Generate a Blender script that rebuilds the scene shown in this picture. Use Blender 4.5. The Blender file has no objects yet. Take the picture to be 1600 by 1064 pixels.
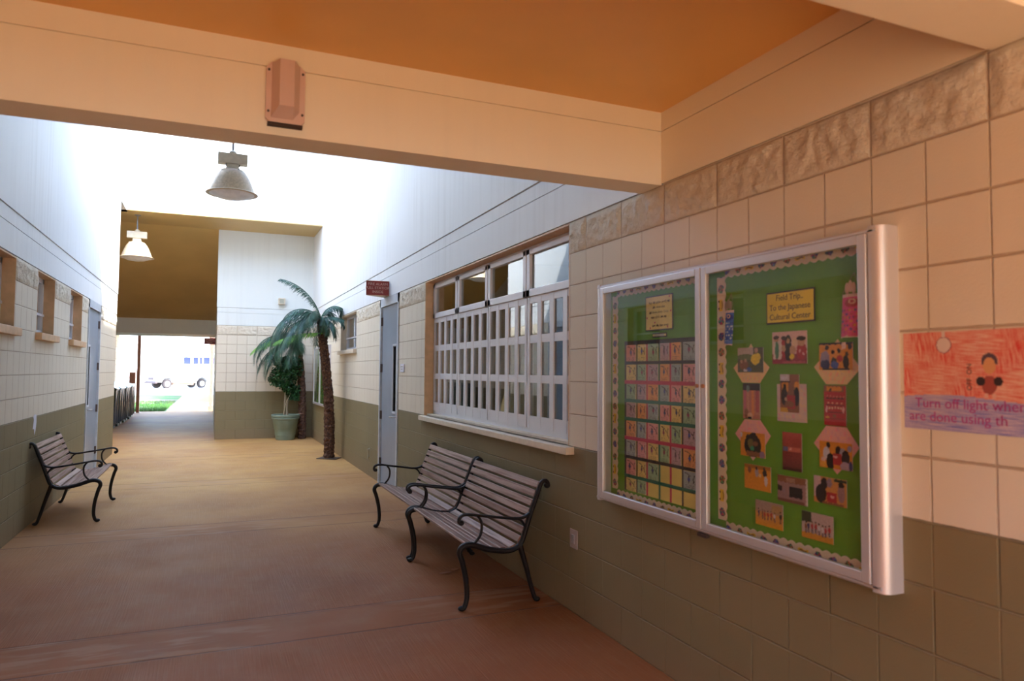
import bpy, bmesh, math, random
from mathutils import Vector, Matrix, noise as mnoise
random.seed(7)
S = bpy.context.scene
COL = S.collection
PI = math.pi

# ------------------------------------------------------------------ camera
F_PX, YAW, PITCH, ROLL, CAM_H = 1105.77, 0.40168, 0.04447, 0.00722, 1.4813
fw = Vector((math.sin(YAW)*math.cos(PITCH), math.cos(YAW)*math.cos(PITCH), math.sin(PITCH)))
r0 = Vector((math.cos(YAW), -math.sin(YAW), 0)); u0 = r0.cross(fw)
rt = r0*math.cos(ROLL) + u0*math.sin(ROLL); up = rt.cross(fw)
cd = bpy.data.cameras.new('camera'); cam = bpy.data.objects.new('camera', cd); COL.objects.link(cam)
cam.matrix_world = Matrix(((rt.x, up.x, -fw.x, 0), (rt.y, up.y, -fw.y, 0), (rt.z, up.z, -fw.z, CAM_H), (0, 0, 0, 1)))
cd.sensor_width = 36; cd.lens = F_PX/1600*36; cd.clip_start = .05; cd.clip_end = 500
cd.dof.use_dof = True; cd.dof.focus_distance = 8.0; cd.dof.aperture_fstop = 2.8
S.camera = cam

# ------------------------------------------------------------------ sky, sun, exposure
SUN_TRAVEL = Vector((-.68, .75, -1.0))
w = bpy.data.worlds.new('sky'); S.world = w; w.use_nodes = True
wn = w.node_tree.nodes; wl = w.node_tree.links; wn.clear()
sky = wn.new('ShaderNodeTexSky'); sky.sky_type = 'NISHITA'; sky.sun_disc = False
sky.sun_elevation = math.radians(45); sky.sun_rotation = math.atan2(.68, -.75)
sky.air_density = 1.0; sky.dust_density = .9; sky.ozone_density = 1.0
bg = wn.new('ShaderNodeBackground'); bg.inputs[1].default_value = 0.80
wo = wn.new('ShaderNodeOutputWorld'); wl.new(sky.outputs[0], bg.inputs[0]); wl.new(bg.outputs[0], wo.inputs[0])
sl = bpy.data.lights.new('sun', 'SUN'); sl.energy = 4.3; sl.angle = math.radians(.6); sl.color = (1, .97, .93)
so = bpy.data.objects.new('sun', sl); COL.objects.link(so)
so.rotation_euler = SUN_TRAVEL.to_track_quat('-Z', 'Y').to_euler()
vs = S.view_settings; vs.view_transform = 'Standard'; vs.look = 'None'; vs.exposure = 1.43; vs.gamma = 1; vs.use_curve_mapping = False

# ------------------------------------------------------------------ material helpers
def lin(c):
    return tuple((x/255/12.92 if x/255 <= .04045 else ((x/255+.055)/1.055)**2.4) for x in c)
class NT:
    def __init__(s, name):
        s.m = bpy.data.materials.new(name); s.m.use_nodes = True
        s.n = s.m.node_tree.nodes; s.l = s.m.node_tree.links; s.n.clear()
        s.out = s.n.new('ShaderNodeOutputMaterial'); s.b = s.n.new('ShaderNodeBsdfPrincipled')
        s.l.new(s.b.outputs[0], s.out.inputs[0])
    def put(s, sock, v):
        if isinstance(v, bpy.types.NodeSocket): s.l.new(v, sock)
        elif isinstance(v, (tuple, list)) and len(v) == 3 and sock.type == 'RGBA': sock.default_value = (*v, 1)
        else: sock.default_value = v
    def math(s, op, a, b=None, c=None, clamp=False):
        n = s.n.new('ShaderNodeMath'); n.operation = op; n.use_clamp = clamp
        s.put(n.inputs[0], a)
        if b is not None: s.put(n.inputs[1], b)
        if c is not None: s.put(n.inputs[2], c)
        return n.outputs[0]
    def step(s, x, lo, hi):
        n = s.n.new('ShaderNodeMapRange'); n.interpolation_type = 'SMOOTHSTEP'
        s.put(n.inputs[0], x); n.inputs[1].default_value = lo; n.inputs[2].default_value = hi
        return n.outputs[0]
    def mix(s, f, a, b, blend='MIX'):
        n = s.n.new('ShaderNodeMix'); n.data_type = 'RGBA'; n.blend_type = blend
        s.put(n.inputs[0], f); s.put(n.inputs[6], a); s.put(n.inputs[7], b); return n.outputs[2]
    def pos(s):
        g = s.n.new('ShaderNodeNewGeometry'); x = s.n.new('ShaderNodeSeparateXYZ'); s.l.new(g.outputs['Position'], x.inputs[0])
        return g.outputs['Position'], x.outputs[0], x.outputs[1], x.outputs[2]
    def noise(s, scale, vec=None, detail=3, stretch=None, rough=.5):
        n = s.n.new('ShaderNodeTexNoise'); n.inputs['Scale'].default_value = scale; n.inputs['Detail'].default_value = detail
        n.inputs['Roughness'].default_value = rough
        if vec is None: vec = s.pos()[0]
        if stretch:
            mp = s.n.new('ShaderNodeMapping'); s.l.new(vec, mp.inputs[0]); mp.inputs['Scale'].default_value = stretch; vec = mp.outputs[0]
        s.l.new(vec, n.inputs['Vector']); return n.outputs[0]
    def bump(s, h, strength=.5, dist=.01):
        n = s.n.new('ShaderNodeBump'); n.inputs['Strength'].default_value = strength; n.inputs['Distance'].default_value = dist
        s.put(n.inputs['Height'], h); s.l.new(n.outputs[0], s.b.inputs['Normal'])
    def set(s, color=None, rough=None, metal=None, spec=None, **k):
        if color is not None: s.put(s.b.inputs['Base Color'], color)
        if rough is not None: s.put(s.b.inputs['Roughness'], rough)
        if metal is not None: s.b.inputs['Metallic'].default_value = metal
        if spec is not None: s.b.inputs['Specular IOR Level'].default_value = spec
        return s.m
def simple(name, color, rough=.6, metal=0, nscale=None, namt=.08, bump=0, spec=None):
    t = NT(name)
    c = color
    nz = t.noise(nscale or 12, detail=3)
    c = t.mix(t.step(nz, .3, .7), tuple(x*(1-namt) for x in color), tuple(min(1, x*(1+namt)) for x in color))
    t.set(c, rough, metal, spec)
    if bump: t.bump(t.noise((nscale or 12)*6), bump, .004)
    return t.m

CREAM = (.78, .69, .54); OLIVE = (.255, .205, .108); C8 = .2032; Y0 = 2.9717
def block_wall(name, axis, off):
    t = NT(name); P, x, y, z = t.pos(); u = t.math('SUBTRACT', (x, y)[axis], off)
    def dist(v, period):   # metres to nearest joint
        f = t.math('FRACT', t.math('ADD', t.math('DIVIDE', v, period), .5)); return t.math('MULTIPLY', t.math('ABSOLUTE', t.math('SUBTRACT', f, .5)), period)
    dz = dist(z, C8); d8 = dist(u, C8); d16 = dist(u, 2*C8)
    par = t.math('MULTIPLY', t.math('MODULO', t.math('FLOOR', t.math('DIVIDE', z, C8)), 2.0), C8)
    dr = dist(t.math('ADD', u, par), 2*C8)
    wob = t.math('MULTIPLY', t.math('SUBTRACT', t.noise(45, P), .5), .004)
    jn = lambda d, wd: t.step(t.math('ADD', d, wob), wd, wd*.25)
    isol = t.math('LESS_THAN', t.math('ADD', z, t.math('MULTIPLY', t.math('SUBTRACT', t.noise(30, P), .5), .008)), 5*C8+.004)
    issf = t.math('GREATER_THAN', z, 11*C8)
    hz = jn(dz, .0052)
    vcream = t.math('MULTIPLY', jn(d8, .0044), t.math('SUBTRACT', 1.0, issf))
    vsf = t.math('MULTIPLY', jn(d16, .006), issf)
    vc = t.math('MAXIMUM', vcream, vsf)
    vo = t.math('MAXIMUM', jn(dr, .005), t.math('MULTIPLY', jn(d8, .004), .25))
    v = t.mix(isol, vc, vo)
    vv = t.n.new('ShaderNodeRGBToBW'); t.l.new(v, vv.inputs[0]); v = vv.outputs[0]
    j = t.math('MAXIMUM', hz, v)
    tone = t.step(t.noise(1.3, P, 4), .3, .75)
    cream = t.mix(tone, tuple(c*.95 for c in CREAM), CREAM)
    cream = t.mix(t.math('MULTIPLY', j, .55), cream, (.44, .28, .16))
    spl = t.math('MULTIPLY', issf, t.step(t.noise(28, P, 6, rough=.7), .45, .62))
    cream = t.mix(t.math('MULTIPLY', spl, .20), cream, (.54, .38, .23))
    olive = t.mix(tone, tuple(c*.9 for c in OLIVE), OLIVE)
    olive = t.mix(t.math('MULTIPLY', hz, .35), olive, (.36, .33, .24))
    dust = t.math('MULTIPLY', t.step(t.math('ADD', z, t.math('MULTIPLY', t.noise(4, P), .25)), .45, .1), .45)
    olive = t.mix(dust, olive, (.30, .19, .11))
    t.set(t.mix(isol, cream, olive), .62, spec=.22)
    h = t.math('ADD', t.math('MULTIPLY', j, -1.0), t.math('MULTIPLY', t.noise(160, P, 2), .12))
    h = t.math('ADD', h, t.math('MULTIPLY', issf, t.math('MULTIPLY', t.noise(38, P, 6, rough=.65), 2.2)))
    t.bump(h, .85, .007)
    return t.m
def stucco(name, tint=(.78, .72, .60), streak=.25):
    t = NT(name); P, x, y, z = t.pos()
    st = t.noise(1.0, P, 4, stretch=(14, 14, .5)); bl = t.noise(.7, P, 3)
    k = t.math('MULTIPLY', t.math('MULTIPLY', t.step(st, .42, .72), t.step(bl, .3, .7)), streak)
    t.set(t.mix(k, tint, (.50, .48, .44)), .55); t.bump(t.noise(120, P, 2), .12, .003); return t.m

M = {}
M['block_y'] = block_wall('painted_block_along_corridor', 1, Y0)
M['block_x'] = block_wall('painted_block_across_corridor', 0, .1)
M['stucco'] = stucco('cream_stucco', (.77, .79, .74), .15); M['stucco_stained'] = stucco('stained_stucco', (.82, .83, .82), .2)
M['beam'] = stucco('cream_beam_paint', (.90, .80, .62), .06)
M['ochre'] = simple('ochre_ceiling_paint', (.84, .47, .14), .35, nscale=1.2, namt=.06)
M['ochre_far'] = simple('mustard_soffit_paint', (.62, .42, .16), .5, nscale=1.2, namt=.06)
M['roof'] = simple('roof_deck', (.62, .60, .55), .8)
M['jamb'] = simple('tan_painted_jamb', (.70, .44, .24), .5)
M['sill'] = simple('cream_sill', (.76, .64, .48), .5, nscale=20, namt=.04)
M['alu'] = simple('painted_aluminium', (.76, .76, .79), .38, .1, nscale=3, namt=.04)
M['case_alu'] = simple('satin_aluminium', (.66, .63, .64), .34, .45, nscale=3, namt=.03)
M['door_frame'] = simple('door_frame_paint', (.56, .60, .64), .4)
M['door_leaf'] = simple('blue_grey_door_paint', (.26, .31, .37), .38, nscale=2, namt=.06)
M['steel'] = simple('brushed_steel', (.55, .55, .56), .28, .9)
M['hinge'] = simple('dark_hinge', (.10, .07, .06), .5, .4)
M['iron'] = simple('black_cast_iron', (.010, .007, .008), .5, 0, nscale=60, bump=.25, spec=.3)
M['brass'] = simple('copper_lock', (.55, .25, .13), .3, .8)
M['sign_red'] = simple('red_sign_enamel', (.28, .015, .012), .35)
M['letter_pale'] = simple('pale_lettering', (.80, .52, .45), .5)
M['letter_black'] = simple('black_lettering', (.05, .04, .03), .6)
M['yellow'] = simple('yellow_paper', (.80, .62, .05), .6, nscale=8)
M['yellow_soft'] = simple('soft_yellow_paper', (.78, .62, .16), .6, nscale=8)
M['black_paper'] = simple('black_paper', (.05, .04, .04), .7)
M['red_paper'] = simple('red_paper', (.55, .05, .10), .7)
M['green_paper'] = simple('dark_green_paper', (.03, .17, .11), .7)
M['felt'] = simple('green_backing', (.135, .34, .022), .75, nscale=3, namt=.08)
M['plastic_white'] = simple('white_plastic', (.74, .72, .80), .4)
M['plastic_grey'] = simple('grey_plate', (.40, .33, .30), .4)
M['lamp_box'] = simple('lamp_box_enamel', (.72, .62, .45), .4)
M['lamp_bell'] = simple('lamp_reflector', (.66, .52, .34), .35, 0, nscale=40, namt=.10)
M['lamp_lens'] = simple('lamp_lens', (.92, .88, .86), .3)
M['rod'] = simple('galvanised_rod', (.35, .32, .32), .4, .7)
M['pink_cover'] = simple('pinkish_plastic_cover', (.72, .50, .42), .42, nscale=5, namt=.05)
M['dark'] = simple('dark_grime', (.05, .03, .025), .8)
M['pot'] = simple('sage_green_pot', (.21, .27, .20), .5, nscale=5, namt=.08)
M['soil'] = simple('potting_soil', (.06, .035, .02), .9, nscale=60, namt=.5, bump=.5)
M['stem'] = simple('pale_stems', (.38, .30, .20), .7, nscale=30)
M['bin'] = simple('dark_green_bin_plastic', (.018, .05, .03), .42, nscale=6)
M['bin_lid'] = simple('bin_lid_plastic', (.09, .11, .14), .25, nscale=6)
M['tyre'] = simple('tyre_rubber', (.05, .04, .04), .8)
M['car_white'] = simple('white_car_paint', (.80, .78, .76), .25)
M['car_dark'] = simple('dark_trim', (.10, .07, .07), .6)
M['car_glass'] = simple('car_glass', (.12, .12, .18), .15)
M['lens_amber'] = simple('amber_lens', (.8, .35, .06), .3)
M['post'] = simple('red_brown_post_paint', (.33, .16, .13), .5)
M['far_wall'] = simple('far_building_wall', (.82, .80, .76), .7)
M['far_roof'] = simple('far_roof', (.55, .36, .25), .7)
M['asphalt'] = simple('sun_bleached_parking_lot', (.52, .48, .44), .9, nscale=2, bump=.2)
M['dirt'] = simple('red_dirt', (.72, .42, .18), .95, nscale=1.5, namt=.12)
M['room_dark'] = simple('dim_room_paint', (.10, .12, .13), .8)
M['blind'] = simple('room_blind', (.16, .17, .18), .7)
M['window_blue'] = simple('dark_blue_window', (.02, .03, .10), .5)
M['warm_bounce'] = simple('terracotta_bounce_paint', (.50, .20, .08), .7)  # colour chosen to redden bounced light, only on the unseen near-left wall
M['rug'] = simple('dark_base_plate', (.10, .065, .05), .7)
M['leaf_dry'] = simple('dry_leaf', (.30, .12, .06), .8)
M['conduit'] = simple('grey_conduit', (.42, .40, .30), .6)

def m_floor():
    t = NT('stained_concrete_floor'); P, x, y, z = t.pos()
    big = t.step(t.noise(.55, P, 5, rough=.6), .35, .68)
    red = t.step(t.math('ADD', y, t.math('MULTIPLY', t.math('SUBTRACT', t.noise(.8, P, 4), .5), 5.0)), 12.0, 4.5)  # near end redder with soil stain, and darkened to put shade into the colour
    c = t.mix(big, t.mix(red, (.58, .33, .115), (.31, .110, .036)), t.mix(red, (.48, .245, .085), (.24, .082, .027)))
    c = t.mix(t.math('MULTIPLY', t.step(t.noise(2.6, P, 6, rough=.7), .45, .8), .45), c, (.34, .17, .075))
    c = t.mix(t.math('MULTIPLY', t.step(t.noise(9, P, 6, rough=.7), .60, .80), .28), c, (.20, .12, .08))
    # pale scuffs and brushed finish along the corridor
    br = t.noise(1.0, P, 3, stretch=(120, 3.0, 1))
    # trowelled bands every few metres
    per = 2.92
    f = t.math('MULTIPLY', t.math('FRACT', t.math('DIVIDE', t.math('SUBTRACT', y, 4.09), per)), per)
    band = t.math('LESS_THAN', f, .47)
    e1 = t.math('ABSOLUTE', t.math('SUBTRACT', f, .012)); e2 = t.math('ABSOLUTE', t.math('SUBTRACT', f, .465)); e3 = t.math('ABSOLUTE', t.math('SUBTRACT', f, .435))
    line = t.math('MAXIMUM', t.math('MAXIMUM', t.step(e1, .012, .002), t.step(e2, .012, .002)), t.math('MULTIPLY', t.step(e3, .008, .001), .6))
    ht = t.mix(band, (.0,)*3, (1.0,)*3)
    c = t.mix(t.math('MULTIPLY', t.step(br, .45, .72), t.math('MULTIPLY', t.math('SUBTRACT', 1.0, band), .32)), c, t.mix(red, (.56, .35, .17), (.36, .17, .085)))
    c = t.mix(t.math('MULTIPLY', line, .9), c, (.14, .06, .035))
    scuff = t.math('MULTIPLY', t.math('MULTIPLY', band, t.step(t.noise(5, P, 5, stretch=(.5, 2.4, 1)), .46, .60)), t.math('MULTIPLY', t.step(t.noise(.9, P, 2), .42, .6), .38))
    c = t.mix(scuff, c, (.46, .27, .17))
    rz = t.math('ADD', .52, t.math('MULTIPLY', t.noise(3, P, 4), .25))
    t.set(c, rz, spec=.18)
    h = t.math('ADD', t.math('MULTIPLY', br, t.math('SUBTRACT', 1.0, band)), t.math('MULTIPLY', line, -1.2))
    t.bump(h, .6, .005); return t.m
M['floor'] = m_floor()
def m_grass():
    t = NT('lawn'); P, x, y, z = t.pos()
    c = t.mix(t.step(t.noise(60, P, 3), .35, .65), (.035, .12, .02), (.09, .20, .035))
    c = t.mix(t.step(t.noise(.35, P, 4), .45, .6), c, (.22, .16, .11)); t.set(c, .9); t.bump(t.noise(90, P), .6, .02); return t.m
M['grass'] = m_grass()
def m_wood():
    t = NT('weathered_bench_wood')
    oi = t.n.new('ShaderNodeObjectInfo'); tc = t.n.new('ShaderNodeTexCoord')
    r = oi.outputs['Random']
    mp = t.n.new('ShaderNodeMapping'); t.l.new(tc.outputs['Object'], mp.inputs[0]); mp.inputs['Scale'].default_value = (60, 2.2, 60)
    n = t.n.new('ShaderNodeTexNoise'); n.inputs['Scale'].default_value = 1.0; n.inputs['Detail'].default_value = 5
    cx = t.n.new('ShaderNodeCombineXYZ'); t.l.new(t.math('MULTIPLY', r, 37.0), cx.inputs[0]); t.l.new(t.math('MULTIPLY', r, 11.0), cx.inputs[1])
    va = t.n.new('ShaderNodeVectorMath'); va.operation = 'ADD'; t.l.new(mp.outputs[0], va.inputs[0]); t.l.new(cx.outputs[0], va.inputs[1])
    t.l.new(va.outputs[0], n.inputs['Vector'])
    base = t.mix(r, (.30, .165, .125), (.44, .28, .22))
    c = t.mix(t.step(n.outputs[0], .38, .7), base, (.17, .075, .045))
    t.set(c, .5, spec=.35); t.bump(n.outputs[0], .25, .002); return t.m
M['wood'] = m_wood()
def m_vcol(name, rough=.55):
    t = NT(name); a = t.n.new('ShaderNodeVertexColor'); a.layer_name = 'Col'; t.set(a.outputs[0], rough); return t.m
M['print'] = m_vcol('printed_paper'); M['gloss'] = m_vcol('photo_print', .3)
def m_leaf(name, a, b, rough=.45):
    t = NT(name); P = t.pos()[0]; t.set(t.mix(t.step(t.noise(9, P, 3), .35, .65), a, b), rough)
    return t.m
M['frond'] = m_leaf('palm_frond_green', (.012, .055, .030), (.040, .12, .070))
M['frond_light'] = m_leaf('bright_frond_green', (.12, .36, .03), (.24, .50, .06))
M['ficus'] = m_leaf('ficus_leaves', (.008, .045, .012), (.03, .12, .028))
def m_trunk():
    t = NT('fibrous_palm_trunk'); P = t.pos()[0]
    c = t.mix(t.step(t.noise(35, P, 5, rough=.7), .4, .66), (.055, .025, .017), (.20, .095, .05)); t.set(c, .9); t.bump(t.noise(60, P, 5), .8, .012); return t.m
M['trunk'] = m_trunk()
def m_glass(name, tint, f=1.0):
    t = NT(name); t.n.remove(t.b)
    tr = t.n.new('ShaderNodeBsdfTransparent'); tr.inputs[0].default_value = (*tint, 1)
    gl = t.n.new('ShaderNodeBsdfGlossy'); gl.inputs['Roughness'].default_value = .01; gl.inputs[0].default_value = (1, 1, 1, 1)
    fr = t.n.new('ShaderNodeLayerWeight'); fr.inputs[0].default_value = .5
    sch = t.math('ADD', .04, t.math('MULTIPLY', t.math('POWER', fr.outputs[1], 5.0), .96))
    mx = t.n.new('ShaderNodeMixShader'); t.l.new(t.math('MULTIPLY', sch, f, clamp=True), mx.inputs[0])
    t.l.new(tr.outputs[0], mx.inputs[1]); t.l.new(gl.outputs[0], mx.inputs[2]); t.l.new(mx.outputs[0], t.out.inputs[0]); return t.m
M['glass'] = m_glass('window_glass', (.62, .70, .72), 1.9)
M['case_glass'] = m_glass('clear_case_glass', (.97, .98, .97), 1.0)

# ------------------------------------------------------------------ geometry helpers
def catmull(pts, n=6):
    P = [Vector(p) for p in pts]; Q = [2*P[0]-P[1]] + P + [2*P[-1]-P[-2]]; out = []
    for i in range(1, len(Q)-2):
        a, b, c, d = Q[i-1], Q[i], Q[i+1], Q[i+2]
        for k in range(n):
            t = k/n; out.append(.5*((2*b)+(c-a)*t+(2*a-5*b+4*c-d)*t*t+(3*b-a-3*c+d)*t**3))
    out.append(P[-1]); return out
def lerp_list(v, n):
    out = []
    for i in range(n):
        t = i/(n-1)*(len(v)-1); k = min(int(t), len(v)-2); out.append(v[k]+(v[k+1]-v[k])*(t-k))
    return out
def empty(name, loc=(0, 0, 0), rz=0):
    o = bpy.data.objects.new(name, None); COL.objects.link(o); o.location = loc; o.rotation_euler = (0, 0, rz); o.empty_display_size = .1; return o
def tag(o, label, cat, group=None, kind=None):
    o['label'] = label; o['category'] = cat
    if group: o['group'] = group
    if kind: o['kind'] = kind
    return o
def root_loc(o):
    p = Vector((0, 0, 0))
    while o is not None: p += Vector(o.location); o = o.parent
    return p
class MB:
    def __init__(s): s.bm = bmesh.new(); s.colr = {}
    def v(s, p): return s.bm.verts.new(p)
    def face(s, pts, col=None):
        f = s.bm.faces.new([s.v(p) for p in pts])
        if col: s.colr[f] = col
        return f
    def box(s, x0, x1, y0, y1, z0, z1, bev=0):
        V = [s.v((x, y, z)) for x in (min(x0, x1), max(x0, x1)) for y in (min(y0, y1), max(y0, y1)) for z in (min(z0, z1), max(z0, z1))]
        fs = [s.bm.faces.new([V[i] for i in q]) for q in ((0, 1, 3, 2), (4, 6, 7, 5), (0, 4, 5, 1), (2, 3, 7, 6), (0, 2, 6, 4), (1, 5, 7, 3))]
        if bev:
            es = list({e for f in fs for e in f.edges}); bmesh.ops.bevel(s.bm, geom=es, offset=bev, segments=2, affect='EDGES', profile=.5)
        return s
    def prism(s, pts, axis, a, b):    # polygon in the two other axes extruded along axis
        def P(q, t):
            l = [q[0], q[1]]; l.insert(axis, t); return tuple(l)
        A = [s.v(P(q, a)) for q in pts]; B = [s.v(P(q, b)) for q in pts]; n = len(pts)
        s.bm.faces.new(A); s.bm.faces.new(B[::-1])
        for i in range(n): s.bm.faces.new((A[i], A[(i+1) % n], B[(i+1) % n], B[i]))
        return s
    def tube(s, path, rad, sides=10, squash=None):
        P = [Vector(p) for p in path]; n = len(P); R = lerp_list(rad, n) if isinstance(rad, (list, tuple)) else [rad]*n
        T = [(P[min(i+1, n-1)]-P[max(i-1, 0)]).normalized() for i in range(n)]
        ref = Vector((0, 1, 0)) if abs(T[0].y) < .8 else Vector((1, 0, 0)); N = (ref-T[0]*ref.dot(T[0])).normalized(); rings = []
        for i in range(n):
            N = (N-T[i]*N.dot(T[i])).normalized(); B = T[i].cross(N); sq = squash or 1
            rings.append([s.v(P[i]+(N*math.cos(a)*sq+B*math.sin(a))*R[i]) for a in (2*PI*k/sides for k in range(sides))])
        for i in range(n-1):
            for k in range(sides): s.bm.faces.new((rings[i][k], rings[i][(k+1) % sides], rings[i+1][(k+1) % sides], rings[i+1][k]))
        s.bm.faces.new(rings[0][::-1]); s.bm.faces.new(rings[-1]); return s
    def lathe(s, prof, c=(0, 0), sides=32, wob=None):
        rings = []
        for r, z in prof: rings.append([s.v((c[0]+r*math.cos(2*PI*k/sides), c[1]+r*math.sin(2*PI*k/sides), z)) for k in range(sides)])
        for i in range(len(rings)-1):
            for k in range(sides): s.bm.faces.new((rings[i][k], rings[i][(k+1) % sides], rings[i+1][(k+1) % sides], rings[i+1][k]))
        s.bm.faces.new(rings[0][::-1]); s.bm.faces.new(rings[-1]); return s
    def ball(s, c, r, sx=1, sy=1, sz=1, u=12, v=8):
        m = Matrix.Translation(c) @ Matrix.Diagonal((r*sx, r*sy, r*sz, 1)); bmesh.ops.create_uvsphere(s.bm, u_segments=u, v_segments=v, radius=1, matrix=m); return s
    def build(s, name, mat, parent=None, smooth=False, world=False, top=False, keepnormals=False):
        if not keepnormals: bmesh.ops.recalc_face_normals(s.bm, faces=s.bm.faces)
        if s.colr:
            L = s.bm.loops.layers.float_color.new('Col')
            for f in s.bm.faces:
                c = s.colr.get(f, (.8, .78, .72))
                for l in f.loops: l[L] = (*c, 1)
        off = Vector((0, 0, 0))
        if world and parent is not None: off = root_loc(parent)
        if top:
            vs_ = [v.co for v in s.bm.verts]
            off = Vector(((min(v.x for v in vs_)+max(v.x for v in vs_))/2, (min(v.y for v in vs_)+max(v.y for v in vs_))/2, min(v.z for v in vs_)))
        if off.length > 0: bmesh.ops.translate(s.bm, verts=s.bm.verts, vec=-off)
        me = bpy.data.meshes.new(name); s.bm.to_mesh(me); s.bm.free(); me.materials.append(mat)
        if smooth:
            for p in me.polygons: p.use_smooth = True
            if smooth != 'all': me.set_sharp_from_angle(angle=math.radians(38))
        o = bpy.data.objects.new(name, me); COL.objects.link(o)
        if top: o.location = off
        if parent is not None: o.parent = parent
        return o
def struct(mb, name, mat, parent=None, **k):
    o = mb.build(name, mat, parent, **k)
    if parent is None: o['kind'] = 'structure'
    return o
def copy_tree(o, parent=None, name=None):
    c = o.copy(); COL.objects.link(c); c.parent = parent
    for ch in o.children: copy_tree(ch, c)
    return c
def text(name, body, size, mat, parent, loc, rot, align='CENTER', shear=0, space=1.0, bold=0):
    cu = bpy.data.curves.new(name, 'FONT'); cu.body = body; cu.size = size; cu.align_x = align; cu.align_y = 'CENTER'; cu.shear = shear; cu.space_line = space
    cu.offset = bold; cu.extrude = .0004; cu.resolution_u = 3
    t = bpy.data.objects.new(name, cu); COL.objects.link(t); bpy.context.view_layer.update()
    me = bpy.data.meshes.new_from_object(t.evaluated_get(bpy.context.evaluated_depsgraph_get()))
    bpy.data.objects.remove(t); me.name = name; me.materials.clear(); me.materials.append(mat)
    o = bpy.data.objects.new(name, me); COL.objects.link(o); o.location = Vector(loc)-root_loc(parent); o.rotation_euler = rot; o.parent = parent; return o

# ------------------------------------------------------------------ dimensions
XR, XL = 2.0958, -1.5559
YB, YK, YLE = 16.4, 15.1, 14.2       # back wall, bulkhead, end of the left wall
ZB = 2.4384                           # top of the split-faced course
WT = .30
HW = 7.55                             # top of the light well

def wall_cells(mb, plane, out, ulo, uhi, zlo, zhi, holes, axis=1, groove=0):
    """boxes of a wall whose inner face is at `plane`, thickness `out` (signed), with rectangular holes"""
    us = sorted({ulo, uhi, *[h[0] for h in holes], *[h[1] for h in holes]}); zs = sorted({zlo, zhi, *[h[2] for h in holes], *[h[3] for h in holes]})
    for a, b in zip(us, us[1:]):
        for c, d in zip(zs, zs[1:]):
            if a < ulo-1e-6 or b > uhi+1e-6 or c < zlo-1e-6 or d > zhi+1e-6: continue
            mu, mz = (a+b)/2, (c+d)/2
            if any(h[0] < mu < h[1] and h[2] < mz < h[3] for h in holes): continue
            if axis == 1: mb.box(plane, plane+out, a, b, c, d)
            else: mb.box(a, b, plane, plane+out, c, d)
def nz2(a, b):
    return (math.sin(a*13.1+math.sin(b*9.7)*1.7)+math.sin(b*17.3+math.sin(a*11.9)*2.1)+.6*math.sin(a*37+b*29)+.4*math.sin(a*71-b*63))/3
def split_face(mb, plane, sgn, ulo, uhi, holes, axis=1, off=Y0, step=.014):
    n0 = math.floor((ulo-off)/(2*C8))-1
    for k in range(n0, n0+60):
        a = off+k*2*C8; b = a+2*C8; a, b = max(a, ulo)+.004, min(b, uhi)-.004
        if b-a < .03: continue
        for h in holes:
            if h[3] > 11.5*C8:
                if a >= h[0]-.01 and b <= h[1]+.01: a = b
                elif a < h[1] < b and a >= h[0]: a = h[1]
                elif a < h[0] < b: b = h[0]
        if b-a < .03: continue
        nu = max(2, int((b-a)/step)); nzs = 14; g = []
        for i in range(nu+1):
            row = []
            for j in range(nzs+1):
                u = a+(b-a)*i/nu; z = 11*C8+.004+(C8-.010)*j/nzs
                edge = min(1, min(i, nu-i)/1.5, min(j, nzs-j)/1.5)
                d = edge*max(0, .009+.012*mnoise.fractal(Vector((u*21+k*7.3, z*21, plane*3)), .9, 2.0, 4))
                row.append(mb.v((plane-sgn*(d+.0005), u, z) if axis == 1 else (u, plane-sgn*(d+.0005), z)))
            g.append(row)
        for i in range(nu):
            for j in range(nzs): mb.bm.faces.new((g[i][j], g[i+1][j], g[i+1][j+1], g[i][j+1]))

# ------------------------------------------------------------------ floor and ground
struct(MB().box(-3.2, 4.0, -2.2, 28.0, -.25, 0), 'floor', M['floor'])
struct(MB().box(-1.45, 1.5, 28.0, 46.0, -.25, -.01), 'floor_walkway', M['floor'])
struct(MB().box(-120, 120, 46.0, 160, -.3, -.03).box(-120, -14, 28, 46, -.3, -.03), 'floor_parking_lot', M['asphalt'])
lawn = struct(MB().box(-14, -1.45, 28.0, 46.0, -.3, -.015), 'floor_lawn', M['grass'])
struct(MB().box(1.5, 60, 28.0, 46.0, -.3, -.03), 'floor_side_yard', M['dirt'])
struct(MB().box(-40, 40, -45, -2.2, -.3, -.02), 'floor_added_bounce_yard', M['dirt'])  # unseen yard added behind the camera to bounce warm sunlight into the bay
struct(MB().box(-16, 18, -13.5, -13.2, 0, 5.5).box(-16, 18, -13.2, -12.6, 3.2, 3.4), 'wall_rear_sky_blocker', M['beam'])  # unseen building added behind the camera to block blue skylight
# tufts of longer grass on the near part of the lawn
g = MB()
for i in range(5200):
    x = -1.5-random.random()**1.3*4; y = 28.05+random.random()**1.5*9; h = .03+random.random()*.07; a = random.random()*PI
    dx, dy = math.cos(a)*.012, math.sin(a)*.012
    g.face([(x-dx, y-dy, -.02), (x+dx, y+dy, -.02), (x+random.uniform(-.03, .03), y+random.uniform(-.03, .03), h)])
gr = g.build('grass', M['grass'], top=True, keepnormals=True); tag(gr, 'short green grass along the far edge of the covered walk', 'grass', kind='stuff')

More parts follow.
